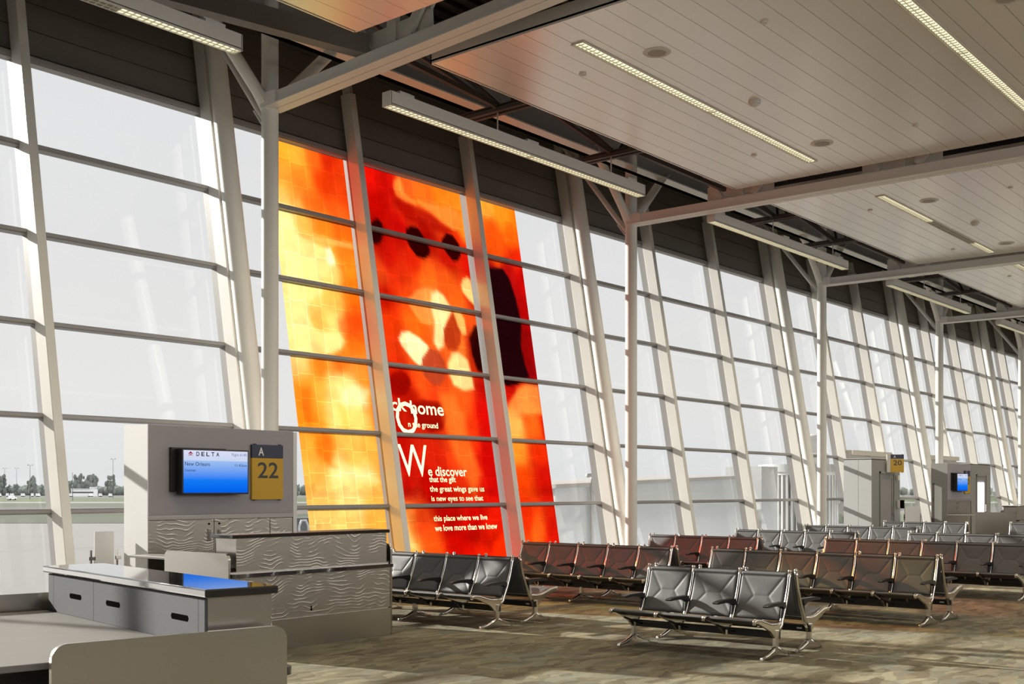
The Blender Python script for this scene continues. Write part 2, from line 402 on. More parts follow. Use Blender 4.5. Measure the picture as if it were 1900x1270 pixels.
ORD = ['first', 'second', 'third', 'fourth', 'fifth', 'sixth', 'seventh', 'eighth', 'ninth', 'tenth', 'eleventh', 'twelfth', 'thirteenth', 'fourteenth', 'fifteenth', 'sixteenth', 'seventeenth', 'eighteenth', 'nineteenth', 'twentieth']
POSTLAB = {2: 'white square post leaning at the far left edge, rising behind the granite counter end',
           3: 'white square post just left of the leaning round column behind the gate 22 backdrop',
           4: 'white square post standing between the yellow and the lettered red mural strips',
           5: 'white square post between the lettered mural strip and the dark-stained right mural strip',
           6: 'white square post right of the mural with a round column leaning beside it'}
far_i = 0
for k, x in enumerate(MX):
    if k < 2: continue
    zt = 8.85 if (k-3) % 3 else 9.2
    p = thing('window_post', '', 'post', (x, YG(0)-.27, 0), group='leaning square posts along the window wall')
    if k in POSTLAB: p['label'] = POSTLAB[k]
    else:
        far_i += 1; p['label'] = 'white leaning square window post, the %s one to the right past the mural bay' % ORD[far_i-1]
    s_ = MB(); s2 = Matrix(((1, 0, 0, 0), (0, 1, .1704, 0), (0, 0, 1, 0), (0, 0, 0, 1)))
    s_.box(-.065, .065, -.125, .125, 0, zt-.25, M=s2); s_.build('post_shaft', M['white'], p, bevel=.008)
    c_ = MB(); c_.box(-.035, -.02, -.09, .09, zt-.3, zt+.1, M=s2); c_.box(.02, .035, -.09, .09, zt-.3, zt+.1, M=s2)
    c_.tube((-.06, .1704*(zt-.1), zt-.1), (.06, .1704*(zt-.1), zt-.1), .035); c_.build('pin_bracket', M['white'], p)
LEANLAB = {3: 'round white column leaning behind the gate 22 backdrop', 6: 'round white leaning column at the right edge of the mural bay',
           9: 'round white leaning column in front of the fluted jet bridge', 12: 'round white leaning column left of the second gate backdrop',
           15: 'round white leaning column behind the far gate podium', 18: 'farthest round white leaning column at the right edge of the view'}
for k in (3, 6, 9, 12, 15, 18):
    b_ = MB(); x = MX[k]
    b_.tube((0, 0, 0), (0, .1704*9.25, 9.25), .145, n=28)
    o = b_.build('leaning_column', M['white']); o.location = (x+.02, YG(0)-.58, 0)
    tag(o, LEANLAB[k], 'column', 'round leaning columns along the window wall')

# ---------------------------------------------------------------- columns with branching arms
COLLAB = ['x', 'round vertical white column rising behind the gate 22 sign panel', 'round vertical white column with branching arms right of the mural',
          'third round vertical white column, in front of the fluted jet bridge', 'fourth round vertical white column, behind the second gate backdrop',
          'fifth round vertical white column near the right edge', 'sixth round vertical white column, farthest in the hall']
for i, x in enumerate(CX):
    if i == 0: continue
    o = thing('column', COLLAB[i], 'column', (x, 13.0, 0), group='vertical columns carrying the roof')
    a = MB(); a.tube((0, 0, 0), (0, 0, 9.3), .12, n=32, caps=True); a.build('column_shaft', M['white'], o)
    for sx in (-1, 1):
        a = MB(); a.tube((sx*.12, 0, 7.22), (sx*1.16, 0, 8.28), .085, n=20)
        a.bar((sx*.06, 0, 7.05), (sx*.32, 0, 7.40), .02, .16, up=(0, 1, 0)); a.bar((sx*1.05, 0, 8.15), (sx*1.35, 0, 8.42), .02, .2, up=(0, 1, 0))
        a.build('column_arm', M['white'], o)
    a = MB(); a.tube((0, .1, 6.98), (0, 1.8, 9.15), .055, n=14); a.bar((0, .06, 6.85), (0, .3, 7.15), .02, .12, up=(1, 0, 0)); a.build('column_arm', M['white'], o)
    a = MB(); a.box(-.16, .16, -.30, .02, 7.12, 7.3); a.build('beam_seat', M['white'], o)
# ---------------------------------------------------------------- roof steel
GLAB = ['x', 'nearest white roof girder, crossing the top of the picture from the column by gate 22', 'second white roof girder, resting on the branching column right of the mural',
        'third white roof girder, on the column in front of the fluted jet bridge', 'fourth white roof girder, on the column behind the second gate backdrop', 'fifth white roof girder near the right edge', 'sixth white roof girder, farthest']
for i, x in enumerate(CX):
    if i == 0: continue
    rise = {1: .42, 2: -.02}.get(i, 0)
    o = thing('roof_girder', GLAB[i], 'girder', (x, 12.98, 7.1), group='white girders under the roof')
    b_ = MB()
    L = -22.0
    def P(y, z): return Vector((0, y, z + rise*(-y)/5.0*.55))
    b_.bar(P(0, .01)+Vector((-.085, 0, 0)), P(L, .01)+Vector((-.085, 0, 0)), .155, .02)
    b_.bar(P(0, .01)+Vector((.085, 0, 0)), P(L, .01)+Vector((.085, 0, 0)), .155, .02)
    b_.bar(P(-.05, .10), P(L, .10), .25, .16)
    b_.build('bottom_chord', M['white'], o)
    b_ = MB(); b_.bar(P(1, 1.95), P(L, 1.95), .25, .2); b_.build('top_chord', M['white'], o)
    for j, yy in enumerate((-2.4, -5.5, -8.6, -11.7)):
        b_ = MB()
        b_.bar(P(yy-.05, .16), P(yy-.05, 1.9), .08, .16, up=(0, 1, 0))
        b_.bar(P(yy-.35, .2)+Vector((-.06, 0, 0)), P(yy-1.6, 1.85)+Vector((-.06, 0, 0)), .05, .14, up=(0, 1, .7)); b_.bar(P(yy-.35, .2)+Vector((.06, 0, 0)), P(yy-1.6, 1.85)+Vector((.06, 0, 0)), .05, .14, up=(0, 1, .7))
        b_.bar(P(yy+.35, .2), P(yy+1.4, 1.85), .10, .12, up=(0, 1, .7))
        b_.bar(P(yy-.75, .3), P(yy+.65, .3), .02, .34)
        b_.build('web_member', M['white'], o)
# purlin beam along the column line
o = thing('eave_beam', 'long white flanged beam running along the tops of the vertical columns', 'beam', (0, 13.0, 8.27))
b_ = MB(); b_.box(-4, 60, -.13, .13, 0, .025); b_.build('lower_flange', M['white'], o)
b_ = MB(); b_.box(-4, 60, -.012, .012, .02, .95); b_.box(-4, 60, -.13, .13, .95, .98); b_.build('beam_web', M['frame'], o)
o = thing('roof_purlin', 'dark steel beam hidden under the roof just inside the column line', 'beam', (0, 14.3, 8.9))
b_ = MB(); b_.box(-4, 60, -.1, .1, 0, .3); b_.build('purlin_bar', M['dark_steel'], o)
# dark joist trusses between the girders
jn = 0
JX = [4.25, 7.3, 13.45, 16.5, 22.6, 25.65, 31.6, 34.6, 40.6, 43.6, 49.7, 52.75]
for x in JX:
    o = thing('roof_joist', 'dark brown roof joist truss, the %s one from the left above the hanging lights' % ORD[jn], 'joist', (x, 12.05, 7.49), group='dark joist trusses under the roof'); jn += 1
    b_ = MB(); b_.bar((-.07, 0, .03), (-.07, -16, .03), .07, .06); b_.bar((.07, 0, .03), (.07, -16, .03), .07, .06); b_.bar((0, 0, .09), (0, -16, .09), .22, .012); b_.build('bottom_chord', M['dark_steel'], o)
    b_ = MB(); b_.bar((0, 2.6, 1.6), (0, -16, 1.6), .2, .14); b_.build('top_chord', M['dark_steel'], o)
    b_ = MB()
    b_.bar((0, -1.0, .1), (0, -1.0, 1.55), .05, .05, up=(0, 1, 0))
    b_.bar((0, -.75, .08), (0, .9, 1.55), .07, .07); b_.bar((0, -1.25, .08), (0, -2.4, 1.55), .07, .07)
    b_.bar((-.1, -.75, .06), (-2.7, .6, 1.5), .055, .055); b_.bar((.1, -.75, .06), (2.7, .6, 1.5), .055, .055)
    b_.bar((0, -3.4, .1), (0, -2.4, 1.55), .07, .07); b_.bar((0, -3.6, .08), (0, -4.8, 1.55), .07, .07)
    b_.build('web_member', M['dark_steel'], o)
# plan braces
BR = [((10.5, 10.66, 7.38), (13.4, 11.35, 7.60), 'girder of gate 22', .07), ((16.55, 10.95, 7.55), (19.4, 10.75, 7.42), 'second girder', .07),
      ((19.7, 10.66, 7.38), (22.55, 11.35, 7.60), 'second girder', .07), ((25.7, 10.95, 7.55), (28.5, 10.75, 7.42), 'third girder', .07),
      ((28.8, 10.66, 7.38), (31.55, 11.35, 7.60), 'third girder', .07), ((34.6, 10.95, 7.55), (37.45, 10.75, 7.42), 'fourth girder', .07)]
BL = ['dark brown brace reaching right from the nearest girder to the first joist truss', 'dark brown brace reaching left from the second girder under the large soffit corner',
      'dark brown brace reaching right from the second girder', 'dark brown brace reaching left from the third girder', 'dark brown brace reaching right from the third girder', 'dark brown brace reaching left from the fourth girder']
for (p, q, n_, r), lb in zip(BR, BL):
    b_ = MB(); b_.bar(p, q, r, r); tag(b_.build('roof_brace', M['dark_steel']), lb, 'brace', 'dark braces between girders and joists')
b_ = MB(); b_.bar((10.36, 10.98, 7.50), (7.6, 12.1, 7.72), .2, .26)
tag(b_.build('roof_brace', M['cladding']), 'thick grey brown tube brace ending on the nearest girder, left of the soffit', 'brace')
for i, (y, z) in enumerate(((12.15, 7.75), (12.6, 8.0))):
    b_ = MB(); b_.tube((2, y, z), (60, y, z), .016, n=8)
    tag(b_.build('conduit', M['dark']), ('lower', 'upper')[i]+' thin black conduit running under the roof above the hanging lights', 'conduit', 'black conduits under the roof')

# ---------------------------------------------------------------- lowered plank soffits with what is set into them
ZC = 7.30
PX = [(1.75, 9.60), (10.93, 19.10), (20.10, 28.32), (29.1, 37.1), (38.1, 46.1), (47.1, 55.1)]
for i, (x0, x1) in enumerate(PX):
    b_ = MB(); y = 10.33; k = 0
    while y > -8.0:
        b_.box(x0+.02, x1-.02, y-.294, y, ZC, ZC+.02); y -= .30; k += 1
    b_.box(x0, x1, y+.0, 10.36, ZC+.025, ZC+.05)
    b_.box(x0, x0+.02, y, 10.38, ZC-.001, ZC+.20); b_.box(x1-.02, x1, y, 10.38, ZC-.001, ZC+.20); b_.box(x0, x1, 10.36, 10.38, ZC-.001, ZC+.20)
    struct(b_.build('ceiling.%03d' % (i+1), M['soffit']))

LAMP_W = 160.0
def strip_light(name, label, x0, x1, y, z, wd, hgt, segs, body, group):
    """linear fixture: white housing, glowing louvred segments under it, baffles across"""
    o = thing(name, label, 'light', ((x0+x1)/2, y, z), group=group)
    h = (x1-x0)/2
    if body:
        b_ = MB(); b_.box(-h, h, -wd/2, wd/2, .02, hgt); b_.box(-h, h, -wd/2, -wd/2+.015, 0, .03); b_.box(-h, h, wd/2-.015, wd/2, 0, .03)
        b_.box(-h-.01, -h+.01, -wd/2, wd/2, 0, hgt); b_.box(h-.01, h+.01, -wd/2, wd/2, 0, hgt); b_.build('housing', M['plastic_white'], o)
        for k in range(3):
            xx = -h + .35 + (2*h-.7)*k/2
            b_ = MB(); b_.box(xx-.14, xx+.14, -.045, .045, hgt, hgt+.06); b_.build('mounting_clip', M['plastic_white'], o)
        for xj in JX:
            if x0 < xj < x1:
                b_ = MB(); b_.tube((xj-(x0+x1)/2, 0, hgt-.005), (xj-(x0+x1)/2, 0, 7.50-z), .012, n=8); b_.box(xj-(x0+x1)/2-.03, xj-(x0+x1)/2+.03, -.03, .03, hgt, hgt+.03); b_.build('hanger_rod', M['plastic_white'], o)
    else:
        b_ = MB(); b_.box(-h-.02, h+.02, -wd/2-.02, -wd/2, -.016, -.002); b_.box(-h-.02, h+.02, wd/2, wd/2+.02, -.016, -.002); b_.box(-h-.02, -h, -wd/2, wd/2, -.016, -.002); b_.box(h, h+.02, -wd/2, wd/2, -.016, -.002)
        b_.build('trim_ring', M['plastic_white'], o)
    n = len(segs)
    zz = .014 if body else -.008
    for k, on in enumerate(segs):
        a = -h + 2*h*k/n + .02; c = -h + 2*h*(k+1)/n - .02
        b_ = MB(); b_.box(a, c, -wd/2+.02, wd/2-.02, zz, zz+.004)
        b_.build('lamp_segment', M['lamp_on'] if on else M['lamp_off'], o)
    lit = sum(segs)/n
    for q in (-.5, .5):
        ld = bpy.data.lights.new('tube_light', 'SPOT'); ld.energy = LAMP_W*lit*h/4.0; ld.spot_size = math.radians(165); ld.spot_blend = 1.0; ld.shadow_soft_size = 0.0; ld.color = (1, .87, .66)
        lo = bpy.data.objects.new('tube_light', ld); COL.objects.link(lo); lo.parent = o; lo.location = (q*h, 0, zz-.03)
    b_ = MB(); xx = -h+.05; b_.box(-h+.02, h-.02, -.003, .003, zz-.014, zz)
    while xx < h: b_.box(xx-.004, xx+.004, -wd/2+.015, wd/2-.015, zz-.014, zz); xx += .085
    b_.build('louvre', M['plastic_white'], o)
    return o
SUS = [(2.2, 8.6, [1, 1, 0, 1]), (11.1, 17.45, [1, 1, 1, 1]), (19.95, 26.35, [1, 1, 1, 1]), (29.1, 35.3, [1, 1, 1, 1]), (38.2, 44.5, [1, 1, 1, 1]), (47.3, 53.7, [1, 1, 1, 1])]
SL = ['hanging white strip light at the upper left, partly unlit', 'long hanging white strip light above the mural', 'third hanging strip light, left of the third column', 'fourth hanging strip light, left of the fourth column', 'fifth hanging strip light near the right edge', 'sixth hanging strip light, farthest']
for (a, b2, sg), lb in zip(SUS, SL):
    strip_light('strip_light', lb, a, b2, 11.36, 7.0, .17, .20, sg, True, 'hanging strip lights along the window side')
REC = []
for i, (x0, x1) in enumerate(PX):
    for j, yy in enumerate((8.47, 4.87, 1.27, -2.33)):
        seg = [1, 1, 1, 1]
        if i == 2 and j == 0: seg = [1, 1, 0, 0, 1]
        a = x0+.65; b2 = x1-.82
        if i == 2: a = x0+1.15; b2 = x1-.35
        wh = ['near', 'middle', 'third', 'fourth', 'fifth', 'sixth'][i]; rw = ['window-side', 'second', 'third', 'fourth'][j]
        if i == 0: wh = 'leftmost'
        elif i == 1: wh = 'large centre'
        elif i == 2: wh = 'next smaller'
        strip_light('recessed_light', 'long recessed ceiling light in the %s plank soffit, %s row from the windows' % (wh, rw), a, b2, yy, ZC, .15, .1, seg, False, 'recessed strip lights in the soffits')
def ceil_dev(kind, x, y, lb):
    if kind == 'speaker':
        o = thing('ceiling_speaker', lb, 'speaker', (x, y, ZC), group='round ceiling speakers')
        b_ = MB(); b_.tube((0, 0, -.012), (0, 0, .0), .17, .18, n=32); b_.build('rim', M['plastic_white'], o)
        b_ = MB(); b_.tube((0, 0, -.016), (0, 0, -.008), .115, .12, n=32); b_.build('grille', M['grille'], o)
    elif kind == 'smoke':
        o = thing('smoke_detector', lb, 'smoke detector', (x, y, ZC), group='smoke detectors')
        b_ = MB(); b_.tube((0, 0, -.035), (0, 0, 0), .085, .09, n=28); b_.build('base', M['plastic_white'], o)
        b_ = MB(); b_.tube((0, 0, -.065), (0, 0, -.03), .045, .06, n=24); b_.build('sensor_head', M['plastic_white'], o)
    else:
        b_ = MB(); b_.tube((0, 0, -.02), (0, 0, 0), .045, .05, n=20); o = b_.build('sprinkler_cover', M['plastic_white']); o.location = (x, y, ZC)
        tag(o, lb, 'sprinkler', 'sprinkler cover plates')
pn = {1: 'large centre soffit', 2: 'second soffit', 3: 'third soffit'}
for i, dx in ((1, 0), (2, 9.72), (3, 18.9)):
    s = pn[i]
    ceil_dev('speaker', 12.47+dx, 7.88, 'round ceiling speaker at the near left of the %s' % s)
    ceil_dev('speaker', 17.42+dx, 7.9, 'round ceiling speaker at the far end of the %s' % s)
    ceil_dev('speaker', 13.6+dx, 3.95, 'round ceiling speaker at the far side from the windows in the %s' % s)
    ceil_dev('smoke', 14.94+dx, 7.8, 'smoke detector between the two speakers of the %s' % s)
    for a, b2, t_ in ((12.48, 9.05, 'near window-side'), (12.46, 6.38, 'near inner'), (17.46, 6.4, 'far inner'), (17.32, 9.05, 'far window-side')):
        ceil_dev('sprinkler', a+dx, b2, 'small round sprinkler plate at the %s spot of the %s' % (t_, s))

# ---------------------------------------------------------------- the mural
ART_CP= [(12.24,7.32,250,170,30),(12.53,7.29,250,180,40),(12.88,7.33,240,110,20),(13.25,7.37,215,40,5),(13.47,7.22,225,70,10),(12.18,6.85,250,170,40),(12.59,6.94,250,150,30),(13.06,6.95,225,60,5),(13.47,6.84,225,70,10),(12.18,6.49,250,200,80),(12.77,6.56,240,110,20),(13.35,6.44,235,100,20),(12.13,6.12,250,235,140),(12.47,6.09,250,190,60),(12.93,6.08,245,140,20),(13.42,6.07,240,110,10),(12.19,5.77,250,240,150),(12.89,5.79,250,170,40),(13.37,5.78,240,120,20),(12.03,5.38,252,240,140),(12.5,5.55,252,235,120),(12.96,5.43,252,235,110),(13.45,5.51,245,150,20),(12.08,4.95,250,240,140),(12.53,4.96,252,220,90),(12.93,4.88,250,190,60),(13.45,5.08,240,120,10),(12.13,4.51,250,240,150),(12.58,4.47,250,190,60),(12.94,4.51,252,225,100),(13.44,4.66,235,90,10),(12.18,4.07,250,235,120),(12.76,4.13,252,230,110),(13.37,4.19,240,110,10),(12.01,3.71,250,210,100),(12.48,3.84,245,130,15),(12.96,3.88,240,110,10),(13.44,3.83,245,150,40),(12.08,3.36,245,150,20),(12.52,3.31,250,190,50),(13.01,3.43,255,240,120),(13.49,3.37,245,150,30),(12.07,2.93,245,140,15),(12.7,2.96,250,200,60),(13.18,2.99,252,220,90),(12.05,2.41,250,170,40),(12.39,2.42,245,130,15),(12.96,2.35,250,190,60),(13.46,2.45,250,180,50),(12.1,1.98,250,190,60),(12.67,1.99,255,235,120),(13.25,1.91,253,215,90),(12.26,1.55,250,200,80),(12.83,1.55,255,235,120),(13.44,1.55,250,190,60),(12.2,1.17,252,215,90),(12.77,1.16,255,225,90),(13.37,1.14,250,190,50),(14.25,7.3,220,20,5),(14.65,7.28,200,15,5),(15.06,7.27,240,110,30),(15.46,7.14,245,120,20),(16.07,7.27,245,130,15),(16.52,7.19,245,140,20),(14.3,6.81,190,10,0),(14.99,6.85,220,50,10),(15.56,6.91,240,100,30),(16.17,6.97,250,150,40),(16.61,6.84,250,150,30),(14.22,6.31,170,10,0),(14.79,6.51,190,10,5),(15.48,6.43,170,8,0),(16.24,6.51,215,40,5),(14.43,5.95,195,20,5),(15.11,5.96,210,35,5),(16.01,6.1,190,20,5),(16.62,6.09,210,20,5),(14.09,5.51,225,80,20),(14.63,5.59,215,50,10),(15.35,5.69,235,110,20),(15.93,5.68,235,100,20),(16.52,5.55,225,60,10),(14.16,5.13,190,20,0),(14.84,5.22,230,80,15),(15.4,5.2,240,130,40),(16.16,5.29,240,110,20),(16.63,5.35,170,40,10),(14.21,4.66,220,60,5),(14.9,4.73,240,110,15),(15.62,4.82,240,130,40),(15.85,4.43,225,90,20),(16.55,4.92,235,90,20),(14.26,4.18,220,60,10),(14.72,4.13,235,90,20),(15.18,3.97,235,100,20),(15.98,4.35,245,140,40),(16.45,4.39,180,30,5),(14.33,3.81,215,40,5),(14.99,3.66,235,100,20),(15.44,3.79,225,80,20),(15.92,3.63,230,90,20),(16.54,4.09,200,50,10),(14.02,3.5,190,15,5),(14.5,3.24,180,20,0),(15.11,3.57,230,60,15),(15.81,3.42,235,100,20),(16.62,3.68,190,15,5),(14.2,3.04,190,30,5),(14.87,2.97,200,40,10),(15.77,3.22,235,90,20),(16.52,3.15,215,15,5),(14.02,2.75,190,10,0),(15.99,2.83,225,60,10),(16.59,2.75,210,15,5),(14.07,2.28,190,15,5),(14.88,2.3,215,40,10),(15.62,2.41,225,70,15),(16.51,2.33,205,12,5),(14.12,1.82,190,15,5),(14.8,1.82,190,8,0),(15.8,1.82,220,50,10),(16.57,1.83,205,12,5),(14.09,1.26,240,150,50),(14.41,1.16,225,70,15),(15.11,1.24,190,10,0),(15.84,1.23,200,10,0),(16.6,1.22,225,30,5),(14.15,0.8,245,160,50),(14.61,0.78,240,90,15),(15.31,0.76,210,15,0),(16.04,0.73,235,40,5),(16.48,0.62,245,50,0),(17.35,7.36,250,170,40),(17.84,7.34,250,150,20),(18.28,7.37,245,130,10),(17.42,6.87,235,90,10),(18.09,6.88,240,110,10),(17.5,6.45,235,90,10),(18.18,6.44,225,40,5),(17.24,5.97,160,15,12),(17.75,6.05,180,15,12),(18.26,6.01,190,10,5),(17.38,5.45,155,15,12),(17.87,5.4,170,12,10),(18.29,5.34,185,8,5),(17.41,4.8,160,12,10),(18.06,4.65,150,8,5),(18.48,4.58,180,8,5),(17.36,4.15,160,8,8),(18.03,4.1,150,8,8),(18.45,4.02,170,8,5),(17.41,3.57,200,20,5),(17.82,3.54,230,80,20),(18.44,3.58,200,20,5),(17.37,2.99,250,190,70),(17.97,3.01,240,110,20),(18.41,3.03,210,30,5),(17.34,2.46,250,150,30),(18.02,2.47,225,50,5),(17.4,1.93,230,70,5),(18.08,1.94,200,20,5),(17.33,1.2,225,50,5),(17.68,0.88,240,110,20),(18.11,0.87,210,25,5),(17.14,0.69,230,70,10),(17.95,0.56,215,30,5)]
ART_SH= [([(11.87,6.21),(12.19,6.25),(12.23,6.06),(12.35,5.91),(12.58,5.86),(12.92,5.8),(13.08,5.71),(13.09,5.54),(12.93,5.37),(12.76,5.2),(12.73,4.99),(12.53,4.88),(12.36,4.72),(12.37,4.55),(12.49,4.36),(12.77,4.31),(13.01,4.36),(13.12,4.23),(13.0,4.07),(12.73,3.99),(12.34,3.87),(11.89,3.86),(11.54,3.83)],(252,240,130),0.72,0.04),([(12.28,6.92),(12.41,7.04),(12.63,7.06),(12.62,6.76),(12.32,6.41),(12.24,6.51),(12.21,6.68)],(248,140,30),0.5,0.08),([(12.58,5.97),(12.95,5.98),(13.58,5.97),(13.59,5.88),(13.2,5.88),(12.89,5.82),(12.58,5.87)],(252,200,90),0.6,0.04),([(12.92,5.8),(13.04,5.81),(13.1,5.63),(13.09,5.52),(12.91,5.51)],(255,255,190),0.8,0.03),([(13.02,4.57),(13.21,4.68),(13.56,4.69),(13.49,4.27),(13.15,4.29),(13.01,4.42)],(222,70,10),0.5,0.1),([(12.02,3.34),(12.22,3.38),(12.2,3.03),(12.16,2.76),(12.07,2.83),(12.02,3.12)],(236,120,15),0.7,0.07),([(12.88,3.4),(13.23,3.5),(13.53,3.42),(13.46,3.15),(13.0,3.13),(12.85,3.22)],(255,250,170),0.8,0.12),([(12.26,2.59),(12.55,2.6),(12.52,2.15),(12.64,2.08),(12.48,2.1),(12.23,2.37)],(240,120,15),0.6,0.08),([(12.5,2.05),(12.91,2.11),(13.32,2.06),(13.5,1.88),(13.14,1.86),(12.55,1.9)],(255,240,150),0.6,0.1),([(12.64,3.64),(12.88,3.63),(12.84,2.71),(12.57,2.7),(12.53,3.1)],(255,225,110),0.7,0.1),([(14.8,7.36),(14.94,7.45),(15.01,7.37),(15.04,7.16),(15.32,7.07),(15.64,6.94),(15.92,6.81),(16.26,6.68),(16.46,6.75),(16.57,6.99),(16.44,7.13),(16.16,7.11),(15.67,7.1),(15.37,7.12),(15.3,6.99),(15.01,7.0),(14.8,7.08),(14.76,7.23)],(250,150,45),0.8,0.04),([(14.81,7.04),(15.3,6.97),(15.64,6.93),(16.26,6.67),(16.06,6.58),(15.53,6.58),(14.96,6.69),(14.71,6.95)],(170,8,0),0.7,0.08),([(14.37,6.33),(14.33,6.23),(14.27,6.13),(14.19,6.08),(14.11,6.06),(14.04,6.1),(14.0,6.17),(14.0,6.27),(14.04,6.37),(14.1,6.46),(14.18,6.52),(14.26,6.54),(14.33,6.5),(14.37,6.43)],(60,0,0),0.95,0.02),([(14.96,6.48),(15.1,6.57),(15.27,6.57),(15.41,6.41),(15.53,6.21),(15.51,6.09),(15.36,5.99),(15.17,6.0),(14.99,6.16),(14.93,6.32)],(60,0,0),0.95,0.02),([(15.91,6.46),(16.06,6.6),(16.24,6.58),(16.4,6.42),(16.41,6.23),(16.29,6.09),(16.15,6.08),(15.99,6.2),(15.9,6.34)],(60,0,0),0.95,0.02),([(14.78,5.17),(15.06,5.37),(15.33,5.44),(15.58,5.43),(15.43,5.32),(15.4,5.1),(15.37,4.74),(15.04,4.76),(14.79,5.03)],(246,175,70),0.6,0.04),([(15.42,5.34),(15.58,5.43),(15.75,5.36),(15.89,5.19),(15.92,5.07),(15.74,4.84),(15.63,4.58),(15.57,4.37),(15.42,4.29),(15.32,4.43),(15.41,4.8),(15.37,5.1)],(252,238,145),0.9,0.05),([(16.29,5.62),(16.36,5.75),(16.51,5.81),(16.6,5.76),(16.64,5.26),(16.47,5.36),(16.31,5.5)],(238,220,110),0.9,0.04),([(15.63,4.7),(15.8,4.91),(15.96,5.08),(16.04,5.03),(16.12,4.73),(16.07,4.48),(15.91,4.31),(15.69,4.32),(15.61,4.49)],(180,55,15),0.85,0.03),([(15.96,5.08),(16.15,5.13),(16.26,4.96),(16.27,4.68),(16.15,4.65),(16.05,4.81)],(250,195,85),0.9,0.04),([(14.42,4.4),(14.52,4.53),(14.71,4.56),(14.98,4.46),(15.17,4.33),(15.05,4.11),(14.89,3.95),(14.74,4.02),(14.57,4.18),(14.46,4.29)],(255,246,165),0.95,0.04),([(14.94,4.1),(15.2,4.31),(15.42,4.27),(15.56,4.06),(15.55,3.84),(15.35,3.63),(15.17,3.62),(14.93,3.79)],(185,72,35),0.85,0.03),([(15.63,4.06),(15.79,4.27),(15.98,4.3),(16.2,4.18),(16.27,3.83),(16.28,3.63),(15.99,3.58),(15.72,3.66),(15.62,3.87)],(253,228,125),0.9,0.05),([(16.33,4.61),(16.52,4.86),(16.78,4.92),(16.64,3.95),(16.45,3.99),(16.36,4.29)],(60,4,2),0.9,0.04),([(14.58,3.61),(14.53,3.5),(14.44,3.41),(14.32,3.36),(14.2,3.35),(14.1,3.39),(14.04,3.47),(14.03,3.57),(14.07,3.68),(14.16,3.77),(14.28,3.82),(14.4,3.83),(14.5,3.79),(14.57,3.71)],(150,6,0),0.8,0.04),([(14.53,3.24),(14.85,3.34),(15.29,3.32),(15.42,3.05),(15.29,2.82),(14.97,2.75),(14.68,2.86),(14.5,3.03)],(150,12,0),0.8,0.04),([(15.28,3.5),(15.69,3.5),(15.9,3.1),(15.95,2.66),(16.17,2.03),(15.89,1.59),(15.69,2.03),(15.48,2.4),(15.35,2.89)],(246,135,35),0.65,0.12),([(13.89,1.43),(14.04,1.37),(14.11,1.02),(14.26,0.7),(13.88,0.66)],(253,212,100),0.9,0.08),([(14.15,1.98),(14.11,1.91),(14.03,1.84),(13.93,1.81),(13.82,1.81),(13.73,1.84),(13.67,1.9),(13.66,1.98),(13.7,2.05),(13.77,2.11),(13.88,2.15),(13.99,2.15),(14.08,2.12),(14.14,2.06)],(215,60,15),0.5,0.1),([(15.22,0.99),(15.97,1.03),(16.42,0.89),(16.18,0.65),(15.45,0.74)],(160,5,0),0.5,0.15),([(17.1,6.1),(17.63,6.15),(17.8,5.97),(17.93,5.57),(18.0,5.09),(17.89,4.6),(17.93,4.26),(18.03,3.99),(17.62,3.81),(17.29,3.75),(17.15,3.82),(16.91,5.17)],(44,6,8),0.95,0.03),([(16.36,4.35),(16.48,4.59),(16.65,4.71),(16.65,3.95),(16.45,4.07)],(60,4,2),0.9,0.03),([(17.13,3.19),(17.28,3.43),(17.6,3.72),(17.95,3.86),(18.28,3.84),(18.31,3.25)],(250,170,60),0.75,0.06)]
def text_tris(txt, bold=0.0, res=4):
    cu = bpy.data.curves.new('t', 'FONT'); cu.body = txt; cu.size = 1.0; cu.resolution_u = res; cu.offset = bold
    ob = bpy.data.objects.new('t', cu); COL.objects.link(ob)
    dg = bpy.context.evaluated_depsgraph_get(); dg.update()
    me = bpy.data.meshes.new_from_object(ob.evaluated_get(dg))
    bpy.data.objects.remove(ob); bpy.data.curves.remove(cu)
    vs = [v.co.copy() for v in me.vertices]; fs = [list(p.vertices) for p in me.polygons]
    bpy.data.meshes.remove(me)
    x0 = min(v.x for v in vs); x1 = max(v.x for v in vs); y0 = min(v.y for v in vs); y1 = max(v.y for v in vs)
    return [((v.x-x0)/(x1-x0), (v.y-y0)/(y1-y0)) for v in vs], fs, (x1-x0)/(y1-y0), (x0, y0, x1, y1)
def text_mesh(name, txt, fx, mat, parent=None, bold=0.0):
    """fx maps (u,v) in the unit box of the word to a point"""
    uv, fs, a, _ = text_tris(txt, bold)
    m_ = MB(); m_.add([fx(u, v) for u, v in uv], fs); return m_.build(name, mat, parent, fix=False)
TXT = [('ck', 14.03, 14.40, 3.10, 0.23), ('home', 14.50, 15.351, 3.07, 0.235), ('O', 14.109, 14.64, 2.70, 0.58), ('n the ground', 14.392, 15.153, 2.80, 0.135), ('W', 14.062, 14.786, 1.96, 0.56), ('e discover', 14.745, 15.772, 1.975, 0.17), ('that the gift', 14.752, 15.443, 1.835, 0.135), ('the great wings gave us', 14.737, 16.201, 1.665, 0.135), ('is new eyes to see that', 14.747, 16.137, 1.50, 0.125), ('this place where we live', 14.741, 16.186, 1.145, 0.13), ('we love more than we knew', 14.741, 16.435, 1.0, 0.11)]
FLOORG = {'n the ground': 1, 'that the gift': 1}
